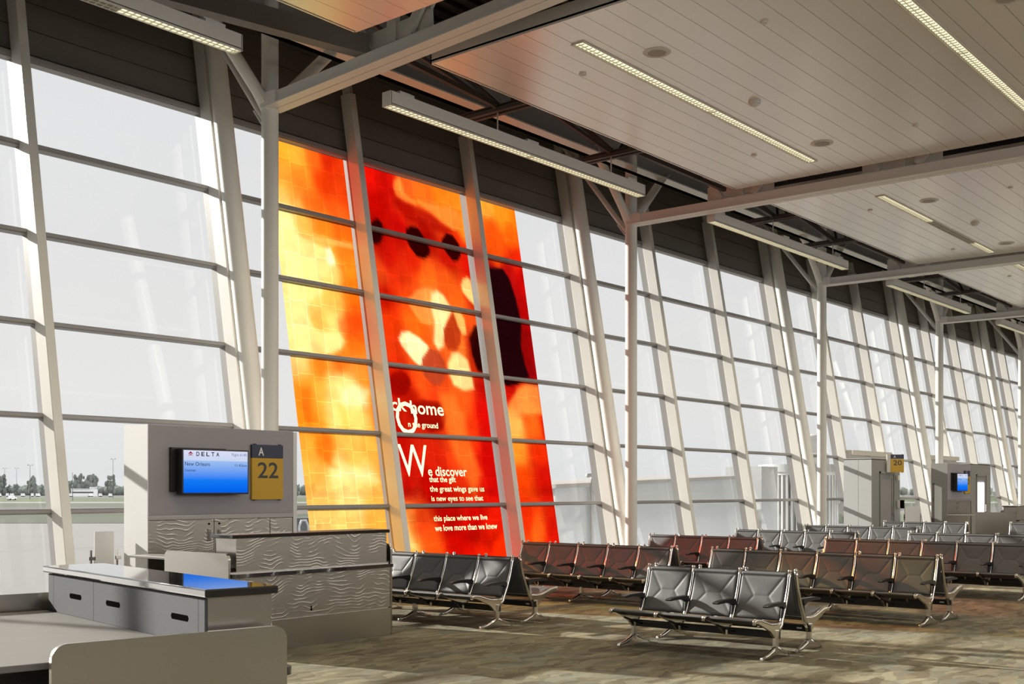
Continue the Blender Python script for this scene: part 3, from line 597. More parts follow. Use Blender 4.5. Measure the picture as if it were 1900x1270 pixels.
def art_color(x, z):
    r = g = b = ws = 0.0
    for (cx_, cz, R_, G_, B_) in ART_CP:
        d = ((x-cx_)**2 + ((z-cz)*.8)**2); w_ = 1.0/(d*d+.0008); r += R_*w_; g += G_*w_; b += B_*w_; ws += w_
    r /= ws; g /= ws; b /= ws
    for (poly, col_, al, soft) in ART_SH:
        ins = False; dm = 1e9; n = len(poly)
        for i in range(n):
            ax, az = poly[i]; bx, bz = poly[(i+1) % n]
            if (az > z) != (bz > z) and x < (bx-ax)*(z-az)/(bz-az)+ax: ins = not ins
            dx = bx-ax; dz = bz-az; L2 = dx*dx+dz*dz+1e-12
            t = max(0, min(1, ((x-ax)*dx+(z-az)*dz)/L2)); d = (x-ax-t*dx)**2+(z-az-t*dz)**2
            if d < dm: dm = d
        d = math.sqrt(dm)*(1 if ins else -1)
        k = max(0, min(1, .5+d/(2*soft))); k = k*k*(3-2*k)*al
        if k > 0: r += (col_[0]-r)*k; g += (col_[1]-g)*k; b += (col_[2]-b)*k
    return (lin(r)**1.3*.76, lin(g)**1.10*.70, lin(b)**(1.0-.28*min(1, lin(g)*1.4))*.62)
STRIPS = [(11.90, 13.58, 'tall yellow and orange translucent mural strip, left of the three', False), (13.70, 16.60, 'tall red mural strip lettered with a poem, middle of the three', True), (16.73, 18.28, 'tall red mural strip with a large dark shape, right of the three', False)]
for (x0, x1, lb, withtext) in STRIPS:
    z0, z1 = ZS+.05, ZH-.06
    nx = int((x1-x0)/.045); nz = int((z1-z0)/.045)
    pts = [(x0+(x1-x0)*i/nx, z0+(z1-z0)*j/nz) for j in range(nz+1) for i in range(nx+1)]
    edges = [(i, i+1) for i in range(nx)] + [(nz*(nx+1)+i, nz*(nx+1)+i+1) for i in range(nx)]
    mural = None; polys = []
    if withtext:
        tv = []; tf = []; te = []
        for (s, a, b2, zb, hh) in TXT:
            uv, fs, asp, _ = text_tris(s, {'W': .0, 'O': .0}.get(s, .012), 3)
            desc = 0.0
            vs = [(a+(b2-a)*u, zb+hh*v) for u, v in uv]
            # merge doubles, find the outline
            key = {}; idx = []; uni = []
            for p in vs:
                kk = (round(p[0], 5), round(p[1], 5))
                if kk not in key: key[kk] = len(uni); uni.append(kk)
                idx.append(key[kk])
            cnt = {}
            F = []
            for f in fs:
                q = [idx[i] for i in f]; q2 = [q[i] for i in range(len(q)) if q[i] != q[i-1]]
                if len(q2) < 3: continue
                F.append(q2)
                for i in range(len(q2)):
                    e_ = (min(q2[i], q2[(i+1) % len(q2)]), max(q2[i], q2[(i+1) % len(q2)])); cnt[e_] = cnt.get(e_, 0)+1
            polys.append((uni, F, [e_ for e_, c in cnt.items() if c == 1]))
        for uni, F, be in polys:
            o_ = len(pts); pts += uni; edges += [(o_+a, o_+b2) for a, b2 in be]
    res = geometry.delaunay_2d_cdt([Vector(p) for p in pts], edges, [], 0, 1e-5)
    V2, _, F2 = res[0], res[1], res[2]
    def in_text(x, y):
        for uni, F, be in polys:
            c = False
            for a, b2 in be:
                ax, ay = uni[a]; bx, by = uni[b2]
                if (ay > y) != (by > y) and x < (bx-ax)*(y-ay)/(by-ay)+ax: c = not c
            if c: return True
        return False
    F3 = []
    for f in F2:
        mx_ = sum(V2[i][0] for i in f)/len(f); mz_ = sum(V2[i][1] for i in f)/len(f)
        if withtext and .9 < mz_ < 3.4 and mx_ > 13.85 and mx_ < 16.5 and in_text(mx_, mz_): continue
        F3.append(list(f))
    me = bpy.data.meshes.new('mural_panel')
    me.from_pydata([(p[0], YG(p[1])-.012, p[1]) for p in V2], [], F3); me.materials.append(M['mural'])
    ca = me.color_attributes.new('art', 'FLOAT_COLOR', 'POINT')
    buf = []
    for p in V2: buf += [*art_color(p[0], p[1]), 1.0]
    ca.data.foreach_set('color', buf)
    o = bpy.data.objects.new('mural_panel', me); COL.objects.link(o); tag(o, lb, 'mural', 'translucent mural strips on the window wall')
    if withtext:
        for (s, a, b2, zb, hh), (uni, F, be) in zip(TXT, polys):
            m_ = MB(); m_.add([(p[0], YG(p[1])-.012, p[1]) for p in uni], F)
            m_.build('lettering', M['mural_text'], o, fix=False)
# ---------------------------------------------------------------- gate back walls, signs, screens
def gate_wall(x, y, h, labels, num, far=False):
    """free-standing panel wall with cupboards; front faces -Y, left end at x"""
    W_ = 2.17; D = .48
    o = thing('gate_backdrop', labels[0], 'panel wall', (x, y, 0))
    b_ = MB(); b_.box(0, W_, 0, D, 1.43, h); b_.build('upper_panel', M['backpanel'], o, bevel=.004)
    b_ = MB(); b_.box(0, W_, .03, D, 0, 1.40); b_.build('cupboard_body', M['vestibule'], o)
    b_ = MB(); b_.box(-.012, 0, -.004, D+.01, 0, h+.005); b_.box(W_, W_+.06, -.004, D+.01, 0, h-.01); b_.build('side_panel', M['signwhite'] if not far else M['vestibule'], o)
    b_ = MB(); b_.box(0, W_, -.006, .03, 1.375, 1.43); b_.build('steel_rail', M['brushed'], o)
    for a, b2 in ((.01, .925), (.935, 1.79), (1.80, W_-.005)):
        d = MB(); d.box(a, b2, .008, .03, .08, 1.368); dd = d.build('cupboard_door', M['wave'], o)
        if b2 < 1.9:
            hx = (b2-.07) if a < .5 else (a+.07)
            d = MB(); d.box(hx-.025, hx+.025, -.004, .008, 1.10, 1.25); d.box(hx-.012, hx+.012, -.014, -.004, 1.12, 1.23); d.build('door_handle', M['chrome'], dd, bevel=.004)
            d = MB(); d.tube((hx, .0, 1.315), (hx, .01, 1.315), .012, n=12); d.build('door_lock', M['dark'], dd)
    # screen
    s = thing('flight_screen', labels[1], 'screen', (x+.28, y-.004, 1.68))
    d = MB(); d.box(0, .78, -.05, 0, .03, .56); d.build('wall_bracket', M['black'], s)
    d = MB(); d.box(.065, 1.035, -.17, -.05, 0, .545); d.build('screen_housing', M['black'], s, bevel=.006)
    # picture on the screen
    sm = bpy.data.materials.new('screen_picture'); sm.use_nodes = True; t = sm.node_tree; t.nodes.clear()
    tc = N(t, 'ShaderNodeTexCoord'); sp = N(t, 'ShaderNodeSeparateXYZ'); t.links.new(tc.outputs['Generated'], sp.inputs[0])
    rp = N(t, 'ShaderNodeValToRGB'); t.links.new(sp.outputs[2], rp.inputs[0]); el = rp.color_ramp.elements
    el[0].position = 0; el[0].color = rgb(0, 96, 240); el[1].position = .755; el[1].color = rgb(160, 195, 245)
    q = el.new(.3); q.color = rgb(20, 125, 250)
    q = el.new(.762); q.color = rgb(205, 218, 245); q = el.new(1.0); q.color = rgb(225, 228, 250)
    em = N(t, 'ShaderNodeEmission'); em.inputs[1].default_value = .95; t.links.new(rp.outputs[0], em.inputs[0])
    ou = N(t, 'ShaderNodeOutputMaterial'); t.links.new(em.outputs[0], ou.inputs[0])
    d = MB(); X0, X1, Z0, Z1 = .083, 1.017, .018, .527; d.box(X0, X1, -.1722, -.1705, Z0, Z1); d.build('display', sm, s)
    def scr(name, txt, u0, u1, v0, v1, mat, bold=0.0):
        text_mesh(name, txt, lambda u, v: (X0+(X1-X0)*(u0+(u1-u0)*u), -.1735, Z0+(Z1-Z0)*(v0+(v1-v0)*v)), mat, s, bold)
    ink = M.setdefault('ink', emat('screen_ink', rgb(18, 30, 70), .5)); ink2 = M.setdefault('ink2', emat('screen_ink_pale', rgb(120, 135, 190), .7)); red = M.setdefault('red', emat('screen_red', rgb(165, 25, 50), .8))
    for i, ch in enumerate('DELTA'):
        u0 = .190+.0765*i
        scr('screen_text', ch, u0, u0+.048, .865, .965, ink, .02)
    def tri(pts):
        d = MB(); d.add([(X0+(X1-X0)*u, -.1735, Z0+(Z1-Z0)*v) for u, v in pts], [tuple(range(len(pts)))]); return d
    d = tri([(.062, .905), (.104, .975), (.104, .925)]); d.add([(X0+(X1-X0)*u, -.1735, Z0+(Z1-Z0)*v) for u, v in [(.104, .925), (.104, .975), (.146, .905)]], [(0, 1, 2)])
    d.add([(X0+(X1-X0)*u, -.1735, Z0+(Z1-Z0)*v) for u, v in [(.062, .865), (.104, .912), (.146, .865), (.104, .885)]], [(0, 1, 2, 3)])
    d.build('screen_logo', red, s, fix=False)
    scr('screen_text', 'Flight 6140', .741, .984, .862, .955, ink2)
    scr('screen_text', 'New Orleans', .020, .398, .635, .725, ink)
    scr('screen_text', '11:43am', .793, .985, .63, .695, ink)
    scr('screen_text', 'Cincinnati', .016, .180, .50, .56, ink)
    # gate sign
    g = thing('gate_sign', labels[2], 'sign', (x+1.475, y-.004, 1.61))
    sign_faces(g, .50, .70, num)
    return o
def sign_faces(g, wd, h, num):
    d = MB(); d.box(0, wd, -.03, 0, 0, h*.755); d.build('number_plate', M['yellow'], g)
    d = MB(); d.box(0, wd, -.03, 0, h*.76, h); d.build('letter_plate', M['navy'], g)
    d = MB()
    for a in (.04, wd-.06):
        d.box(a, a+.03, -.032, 0, -.012, 0); d.box(a, a+.03, -.032, 0, h, h+.012)
    d.build('sign_clip', M['signgrey'], g)
    text_mesh('sign_letter', 'A', lambda u, v: (wd*(.20+.18*u), -.0315, h*(.80+.15*v)), M['signwhite'], g, .02)
    text_mesh('sign_number', num, lambda u, v: (wd*(.18+.66*u), -.0315, h*(.39+.29*v)), M['signgrey'], g, .012)
gate_wall(7.70, 11.86, 2.50, ['pale grey gate back wall with steel cupboards below, left of the mural', 'blue flight information screen on the near gate back wall', 'yellow and navy sign reading A 22 beside the near screen'], '22')
gate_wall(35.08, 11.90, 2.52, ['distant grey gate back wall with cupboards, at the far right', 'small blue screen on the distant gate back wall', 'yellow and navy sign reading 20 beside the distant screen'], '20', True)

# ---------------------------------------------------------------- boarding door vestibules
def vestibule(x, y, lab, doorlab, white):
    o = thing('boarding_vestibule', lab, 'vestibule', (x, y, 0))
    b_ = MB(); b_.box(0, .02, .0, .8, 0, 2.60); b_.box(-.002, .0, .38, .388, 0, 2.6); b_.build('side_panel', M['jetbridge'], o)
    b_ = MB(); b_.box(.02, .58, 0, .06, 0, 2.58); b_.box(1.60, 2.08, 0, .06, 0, 2.58); b_.box(.58, 1.60, 0, .06, 2.20, 2.58); b_.box(2.06, 2.08, 0, .8, 0, 2.58); b_.box(0, 2.08, 0, .8, 2.56, 2.58)
    b_.build('front_panel', M['vestibule'], o)
    d = MB(); d.box(.56, .60, -.03, .05, 0, 2.24); d.box(1.58, 1.62, -.03, .05, 0, 2.24); d.box(.56, 1.62, -.03, .05, 2.18, 2.24); d.build('door_frame', M['vestibule'], o)
    d = MB()
    d.box(.60, .70, 0, .04, 0, 2.18); d.box(1.48, 1.58, 0, .04, 0, 2.18); d.box(.70, 1.48, 0, .04, 2.05, 2.18); d.box(.70, 1.48, 0, .04, 0, .12); d.box(.70, 1.48, 0, .04, .75, .80)
    dd = d.build('door', M['vestibule'], o)
    d = MB(); d.box(.70, 1.48, .015, .03, .12, 2.05); d.build('door_pane', M['door_clear'] if white else M['frame'], dd)
    d = MB(); d.box(1.51, 1.55, -.03, 0, .98, 1.22); d.tube((1.53, -.04, 1.08), (1.40, -.05, 1.08), .012); d.build('door_handle', M['chrome'], dd)
    return o
vestibule(30.75, 12.5, 'grey boarding door vestibule with a gate 20 flag sign, right of the third column', '', False)
vestibule(39.08, 12.5, 'grey vestibule with a bright white door pane, at the far right', '', True)
# flag sign over the door
g = thing('gate_flag_sign', 'yellow and navy flag sign reading A 20 over the boarding door', 'sign', (31.80, 12.38, 2.22), rz=math.radians(-35))
sign_faces(g, .42, .50, '20')
d = MB(); d.box(-.12, 0, -.02, 0, .0, .50); d.build('sign_arm', M['plastic_white'], g)
o = thing('card_reader', 'small box reader beside the boarding door handle', 'reader', (32.62, 12.48, 1.2))
d = MB(); d.box(-.08, .08, -.05, 0, 0, .22); d.build('reader_plate', M['plastic_white'], o); d = MB(); d.box(.05, .2, -.12, -.05, -.01, .23); d.build('reader_body', M['dark'], o)
d = MB(); d.box(-.07, .07, -.06, 0, 0, .14); o = d.build('door_alarm', M['plastic_white']); o.location = (32.55, 12.48, 2.0); tag(o, 'small white alarm box high beside the boarding door', 'alarm')
for x0, x1, lb in ((32.08, 35.09, 'cream beam spanning the window above the gate 20 vestibule'), (38.3, 41.3, 'cream beam spanning the window above the far vestibule')):
    d = MB(); d.box(x0, x1, -.12, .10, 0, .14); d.box(x0, x1, -.02, .10, -.12, 0); d.tube(((x0+x1)/2, 0, -.2), ((x0+x1)/2, 0, 0), .05)
    o = d.build('lintel_beam', M['trim_cream']); o.location = (0, 13.72, 2.74); tag(o, lb, 'beam')
# low swing gates by the back walls
def swing_gate(x, y, w_, lab):
    o = thing('swing_gate', lab, 'gate', (x, y, 0))
    d = MB(); d.box(0, w_, -.01, .01, .35, 1.24); d.build('gate_panel', M['signwhite'], o)
    for a in (-.06, w_+.03):
        d = MB(); d.box(a, a+.025, -.012, .012, 0, 1.02); d.box(min(a+.035, a), a+.07, -.01, .01, .9, .94); d.build('gate_post', M['brushed'], o)
    return o
swing_gate(7.36, 12.45, .25, 'narrow white low gate panel between the window and the near back wall')
swing_gate(32.95, 12.4, 1.2, 'wide white low gate panel left of the distant back wall')
d = MB(); d.box(-.03, .03, -.03, .03, 0, 1.92); d.box(-.05, -.03, -.02, .02, 1.4, 1.5); o = d.build('barrier_post', M['dark_steel']); o.location = (34.98, 12.3, 0); tag(o, 'tall dark reddish post on the left side of the distant back wall', 'post')

# ---------------------------------------------------------------- gate counters (x = public side, y = along the counter)
def counter(loc, rz, lab, L=2.24, deep=1.6, slots=True):
    o = thing('gate_counter', lab, 'counter', loc, rz)
    d = MB(); d.box(0, .39, -.02, L+.02, 1.222, 1.262); d.build('granite_top', M['granite'], o, bevel=.008)
    d = MB(); d.box(.035, .374, .03, L-.03, .87, 1.222); d.build('upper_body', M['brushed'], o)
    if slots:
        n = 0
        for a, b2, sl in ((.03, .10, []), (.10, L-.78, [(.22, .40), (L-1.16, L-.98)]), (L-.78, L-.12, [(L-.58, L-.41)]), (L-.12, L-.03, [])):
            d = MB(); d.box(.02, .034, a+.002, b2-.002, .985, 1.215); pn_ = d.build('laminate_panel', M['laminate'], o)
            for s0, s1 in sl:
                q = MB(); q.box(.0188, .0196, s0, s1, 1.088, 1.118); q.prism([(s0, 1.088), (s0-.012, 1.103), (s0, 1.118)], .0188, .0196, 'x'); q.prism([(s1, 1.088), (s1+.012, 1.103), (s1, 1.118)], .0188, .0196, 'x')
                q.build('finger_slot', M['dark'], pn_)
    d = MB(); d.box(-deep, .02, -.0, L, .955, .985); d.build('work_surface', M['worktop'], o, bevel=.004)
    d = MB(); d.box(-.72, .30, .06, L-.06, .0, .72); d.build('cabinet_base', M['vestibule'], o)
    for nm, y0, y1 in (('end_wing', -.085, -.055), ('end_wing', L+.055, L+.085)):
        # upright steel wing with rounded upper corners
        pts = []
        x0, x1, zt, r = -.74, (.40 if y0 < 0 else .36), 1.07 if y0 < 0 else 1.09, .07
        if slots: x0 = -.74
        pts = [(x0, 0.0)]
        for k in range(13): t = PI - PI/2*k/12; pts.append((x0+r+r*math.cos(t), zt-r+r*math.sin(t)))
        for k in range(13): t = PI/2 - PI/2*k/12; pts.append((x1-r+r*math.cos(t), zt-r+r*math.sin(t)))
        pts.append((x1, 0.0))
        d = MB(); d.prism(pts, y0, y1, 'y', smooth=True); d.build(nm, M['brushed'], o, bevel=.005)
    d = MB(); d.box(.3745, .380, .03, L-.03, .87, 1.222); d.build('wave_panel', M['wave'], o)
    d = MB(); d.box(.355, .378, -.04, L+.03, .335, .81); d.box(.30, .36, -.03, L+.02, .30, .87); w2 = d.build('wave_panel', M['wave'], o)
    d = MB(); d.tube((.37, 1.05, .40), (.384, 1.05, .40), .012, n=10); d.box(.378, .384, 1.045, 1.055, .40, .44); d.build('panel_lock', M['dark'], o)
    pts = [(.30, -.05)]; 
    for k in range(6): t = -PI/2 + PI/2*k/5; pts.append((.410+.06*math.cos(t), .01+.06*math.sin(t)))
    for k in range(6): t = PI/2*k/5; pts.append((.40+.05*math.cos(t), L+.0+.04*math.sin(t)))
    pts.append((.30, L+.04))
    d = MB(); d.prism(pts, .815, .855, 'z'); d.build('counter_ledge', M['granite'], o, bevel=.006)
    d = MB(); d.box(.34, .380, -.045, L+.04, 0, .325); d.box(-.3, .36, -.02, L+.03, 0, .30); d.build('kick_plate', M['brushed'], o)
    return o
counter((3.30, 4.62, 0), math.radians(-10), 'gate counter in the left foreground, seen from the staff side, granite topped')
counter((7.42, 10.245, 0), math.radians(-90), 'wave-patterned steel gate counter beside the mural, facing the seats')
counter((34.84, 10.245, 0), math.radians(-90), 'distant pale gate counter at the right edge')

# ---------------------------------------------------------------- tandem seating
PITCH = .57
def back_point(t):
    """backrest line in the side view, t 0 bottom .. 1 top -> (x forward, z)"""
    z = .375 + .49*t; x = .255 - .185*t + .025*math.sin(PI*t)*-1
    return x, z
def seat_point(t):
    """seat line, t 0 rear .. 1 front edge"""
    x = .30 + .53*t; z = .355 - .02*math.sin(PI*min(1, t*1.4)) + .085*t*t*(1.25-.35*t)
    if t > .86: z -= (t-.86)**2*1.1
    return x, z
def seam_dist(u, v):
    """distance to the nearest stitched seam on a panel, u,v in 0..1"""
    A, B = (.34, .47), (.66, .47)
    S = [(A, B), ((.02, .06), A), ((.06, .90), A), ((.98, .06), B), ((.94, .90), B), ((.0, .90), (1, .90))]
    dm = 9
    for (ax, ay), (bx, by) in S:
        dx, dy = bx-ax, by-ay; t = max(0, min(1, ((u-ax)*dx+(v-ay)*dy)/(dx*dx+dy*dy)))
        dm = min(dm, math.hypot(u-ax-t*dx, v-ay-t*dy))
    return dm
def cushion(fn, half, th, quilt=True, n=30):
    """sling pad following fn(t); returns MB"""
    d = MB(); v = []; f = []
    m_ = n
    for side in (0, 1):
        for j in range(m_+1):
            t = j/m_; x, z = fn(t); x2, z2 = fn(min(1, t+.01)); x1, z1 = fn(max(0, t-.01))
            tx, tz = x2-x1, z2-z1; L = math.hypot(tx, tz); nx, nz = tz/L, -tx/L
            if nx < 0 and fn is back_point: nx, nz = -nx, -nz
            if fn is seat_point and nz < 0: nx, nz = -nx, -nz
            for i in range(n+1):
                u = i/n
                edge = min(u, 1-u, t*.8, (1-t)*.8)
                k = min(1, edge/.06); puff = .5*th*math.sqrt(max(0, 1-(1-k)**2))
                if side == 0 and quilt:
                    sd = seam_dist(u, t); q = min(1, sd/.045); big = min(1, sd/.22); puff += (.006*(1-(1-q)**2) + .005*(1-(1-big)**2) - .006 + (.012*math.sin(PI*min(1, (t-.90)/.10)) if fn is back_point and t > .90 else 0)) if edge > .02 else 0
                s_ = 1 if side == 0 else -1
                v.append((x+nx*puff*s_, (u-.5)*2*half, z+nz*puff*s_))
    W1 = n+1; o2 = (m_+1)*W1
    for j in range(m_):
        for i in range(n):
            a = j*W1+i
            f.append((a, a+1, a+W1+1, a+W1)); f.append((o2+a, o2+a+W1, o2+a+W1+1, o2+a+1))
    for j in range(m_):
        for i in (0, n):
            a = j*W1+i; f.append((a, a+W1, o2+a+W1, o2+a))
    for i in range(n):
        for j in (0, m_):
            a = j*W1+i; f.append((a, a+1, o2+a+1, o2+a))
    d.add(v, f, True); return d
def mesh_of(mb, name, mat, bevel=0):
    o = mb.build(name, mat, None, bevel); me = o.data; bv = bool(bevel)
    if bv:
        dg = bpy.context.evaluated_depsgraph_get(); me = bpy.data.meshes.new_from_object(o.evaluated_get(dg))
    bpy.data.objects.remove(o); return me
BACK = mesh_of(cushion(back_point, .262, .030, True, 46), 'backrest', M['leather'])
SEAT = mesh_of(cushion(seat_point, .262, .028, True, 34), 'seat', M['leather'])
# polished casting: back upright, hub, seat arm with curled tip
fr = MB()
up = [(*back_point(t),) for t in [1.03, .9, .75, .6, .45, .3, .15, .0]]
fr.path([(x+.004, 0, z) for x, z in up] + [(.275, 0, .33), (.33, 0, .285)], [.017, .018, .018, .018, .019, .020, .021, .022, .022, .024], n=10)
fr.ball((up[0][0]+.004, 0, up[0][1]), .020)
sp_ = [seat_point(t) for t in (0, .2, .4, .6, .8, .95)]
prof_top = [(x, z+.012) for x, z in sp_] + [(.85, .425), (.872, .392)]
prof_bot = [(.862, .382), (.845, .398), (.80, .395), (.72, .368), (.62, .328), (.55, .300), (.50, .270), (.465, .235), (.435, .212), (.345, .212), (.330, .25), (.285, .30)]
fr.prism(prof_top + prof_bot, -.015, .015, 'y')
fr.path([(x, 0, z+.008) for x, z in sp_] + [(.845, 0, .425), (.868, 0, .400)], [.019]*6+[.022, .020], n=10)
fr.tube((.39, 0, .20), (.39, 0, .29), .030, .036, n=14)
FRAME = mesh_of(fr, 'side_frame', M['chrome'])
ar = MB()
ar.prism([(.215, .565), (.26, .575), (.50, .572), (.60, .560), (.625, .548), (.60, .535), (.45, .540), (.30, .530), (.235, .50), (.215, .52)], -.030, .030, 'y')
ar.tube((.235, 0, .50), (.262, 0, .40), .020, .014, n=8)
ARM = mesh_of(ar, 'armrest', M['black'], .008)
lg = MB()
lg.box(.365, .415, -.022, .022, .07, .215); lg.tube((.39, 0, .06), (.39, 0, .22), .026, n=12)
lg.prism([(.355, .21), (.425, .21), (.428, .125), (.47, .095), (.58, .058), (.70, .036), (.705, .018), (.60, .022), (.48, .040), (.39, .046), (.30, .040), (.18, .022), (.085, .018), (.09, .036), (.20, .058), (.31, .095), (.352, .125)], -.017, .017, 'y')
lg.path([(.39, 0, .12), (.31, 0, .080), (.20, 0, .045), (.09, 0, .024)], [.026, .024, .021, .017], n=10)
lg.path([(.39, 0, .12), (.47, 0, .080), (.58, 0, .045), (.70, 0, .024)], [.026, .024, .021, .017], n=10)
lg.tube((.09, 0, 0), (.09, 0, .02), .014); lg.tube((.70, 0, 0), (.70, 0, .02), .014)
LEG = mesh_of(lg, 'leg', M['chrome'])
def beam_mesh(n):
    b_ = MB(); L = n*PITCH
    b_.box(.345, .385, -.03, L+.03, .205, .275); b_.box(.44, .452, 0, L, .262, .272); b_.box(.56, .57, .05, L-.05, .30, .308)
    for k in range(n):
        y = k*PITCH
        b_.bar((.37, y+.10, .235), (.62, y+.02, .325), .018, .018)
    return mesh_of(b_, 'beam', M['beam'])
BEAMS = {n: beam_mesh(n) for n in (3, 4, 5, 6)}
tagm = MB(); tagm.box(.343, .345, .06, .12, .232, .248); TAG = mesh_of(tagm, 'beam_label', M['signwhite'])
def link(me, name, parent, y=0.0):
    o = bpy.data.objects.new(name, me); COL.objects.link(o); o.parent = parent; o.location = (0, y, 0); return o
def bench(n, lab, group):
    o = thing('tandem_bench', lab, 'bench', (0, 0, 0), group=group)
    for k in range(n):
        link(BACK, 'backrest', o, (k+.5)*PITCH); link(SEAT, 'seat', o, (k+.5)*PITCH)
    for k in range(n+1):
        f = link(FRAME, 'side_frame', o, k*PITCH)
        a = bpy.data.objects.new('armrest', ARM); COL.objects.link(a); a.parent = f
    bm_ = link(BEAMS[n], 'beam', o); a = bpy.data.objects.new('beam_label', TAG); COL.objects.link(a); a.parent = bm_
    for yy in ((0, n*PITCH) if n < 4 else (0, n*PITCH/2, n*PITCH)):
        link(LEG, 'leg', o, yy)
    return o
# (seats, centre x, near end y, far end y, facing-us label, facing-away label)
BN = [
 (3, 11.235, 5.42, 7.15, 'short three-seat black bench standing nearest the camera', 'three-seat bench back to back behind the nearest short bench, facing away'),
 (5, 11.42, 9.33, 12.18, 'grey-lit black bench between the steel counter and the mural foot', 'bench facing away, back to back with the one at the mural foot'),
 (5, 14.92, 9.12, 12.0, 'orange-lit five-seat bench right of the mural foot', 'bench facing away behind the orange-lit five-seat bench'),
 (6, 15.08, 5.22, 8.52, 'long brown-lit six-seat bench right behind the nearest short bench', 'bench facing away behind the brown-lit six-seat bench, its curved seat end showing'),
 (4, 18.90, 9.76, 12.05, 'mauve-lit four-seat bench behind the orange-lit bench', 'bench facing away behind the mauve-lit four-seat bench'),
 (6, 19.38, 5.25, 8.68, 'dark burgundy-lit bench cut by the right edge, behind the brown-lit one', 'bench facing away behind the dark burgundy-lit bench'),
 (5, 22.5, 9.45, 12.15, 'pale grey bench behind the mauve-lit four-seat bench', 'bench facing away behind the pale grey bench left of the fluted jet bridge'),
 (6, 23.15, 5.2, 8.6, 'grey bench reaching the right edge, behind the burgundy-lit one', 'bench facing away behind the grey bench at the right edge'),
 (5, 26.28, 9.58, 12.32, 'grey five-seat bench in front of the boarding door vestibule', 'bench facing away, closest to the boarding door vestibule'),
 (4, 30.6, 9.88, 12.05, 'grey four-seat bench in front of the distant back wall', 'bench facing away in front of the distant back wall'),
 (6, 31.35, 5.7, 9.0, 'farthest grey bench at the right edge, in front of the distant counter', 'farthest bench facing away, in front of the distant counter'),
]
PROTO = {}
for (n, xc, ya, yb, la, lb) in BN:
    sy = (yb-ya)/(n*PITCH)
    for face, lab in ((-1, la), (1, lb)):
        if n not in PROTO:
            o = bench(n, lab, 'tandem seats in back to back rows'); PROTO[n] = o
        else: o = copy_tree(PROTO[n], (0, 0, 0), label=lab)
        if face < 0: o.location = (xc, yb, 0); o.rotation_euler = (0, 0, PI)
        else: o.location = (xc, ya, 0); o.rotation_euler = (0, 0, 0)
        o.scale = (1, sy, 1)

# ---------------------------------------------------------------- outside the glass
ZG = -4.0
cd_, sd_ = math.cos(.6888), math.sin(.6888)
def band(name, d0, d1, col, z, r0=-1400, r1=1400, kind='structure', rough=.9):
    m_ = MB()
    P = lambda d, r: (d*cd_+r*sd_, d*sd_-r*cd_, z)
    m_.add([P(d0, r0), P(d0, r1), P(d1, r1), P(d1, r0)], [(0, 1, 2, 3)])
    o = m_.build(name, pmat(name+'_surface', col, rough, noise=(.02, .85, 1.15))); o['kind'] = kind; return o
ap = MB(); ap.add([(-300, 14.6, ZG), (500, 14.6, ZG), (500, 900, ZG), (-300, 900, ZG)], [(0, 1, 2, 3)])
apm = pmat('apron_concrete', (.185, .178, .168), .75, noise=(.05, .9, 1.08)); o = ap.build('apron', apm); o['kind'] = 'structure'
band('grass_verge', 193, 268, (.034, .047, .017), ZG+.04); band('gravel_strip', 268, 300, (.10, .08, .065), ZG+.04)
band('perimeter_road', 300, 372, (.075, .075, .072), ZG+.05); band('grass_field', 372, 468, (.045, .058, .024), ZG+.06)
band('taxiway', 468, 520, (.20, .195, .19), ZG+.08); band('grass_field', 520, 740, (.06, .085, .022), ZG+.10)
band('parking_lot', 740, 1000, (.10, .10, .095), ZG+.14); band('far_land', 1000, 2600, (.05, .06, .04), ZG+.2)
def outp(px_r, d, z=ZG):     # position from lateral offset and distance
    return (d*cd_+px_r*sd_, d*sd_-px_r*cd_, z)
M['leaf'] = pmat('hazy_foliage', (.135, .155, .135), .9, noise=(.3, .8, 1.2)); M['bark'] = pmat('bark', (.10, .08, .06), .9)
def blob_tree(seed, h, wd):
    rnd = random.Random(seed); b_ = MB()
    for k in range(34):
        a = rnd.uniform(0, 2*PI); r = rnd.uniform(0, .42)*wd; z = rnd.uniform(.1, .9)*h
        rr = rnd.uniform(.13, .26)*wd*(1.15-z/h*.5); b_.ball((r*math.cos(a), r*math.sin(a), z), rr, 8, .8)
    return b_
rt = random.Random(3)
TRL = []
x = -450.0; ti = 0
# crown heights read along the tree line: (lateral at 1000 m, height)
def tree_h(r):
    px = 950 + r*2135/1000.0
    if px < 8: return 9
    if px < 60: return 15.5
    if px < 85: return 10
    if px < 112: return 8
    if px < 131: return 12 if 116 < px < 128 else 9
    if px < 155: return 13
    if px < 215: return 17
    if px < 232: return 18
    return 16
protos = []
for s in range(4):
    o = thing('tree', '', 'tree', (0, 0, 0), group='trees beyond the airfield')
    blob_tree(s, 1.0, 1.0).build('crown', M['leaf'], o); q = MB(); q.tube((0, 0, 0), (0, 0, .45), .035); q.build('trunk', M['bark'], o)
    protos.append(o)
r = -462.0; used = set(); row = []
while r < -322:
    h = tree_h(r)*rt.uniform(.88, 1.08); row.append((r, h)); r += h*.58*rt.uniform(1.0, 1.08)
for r in (-208, -200, -192, -184, -176): row.append((r, 9*rt.uniform(.9, 1.1)))
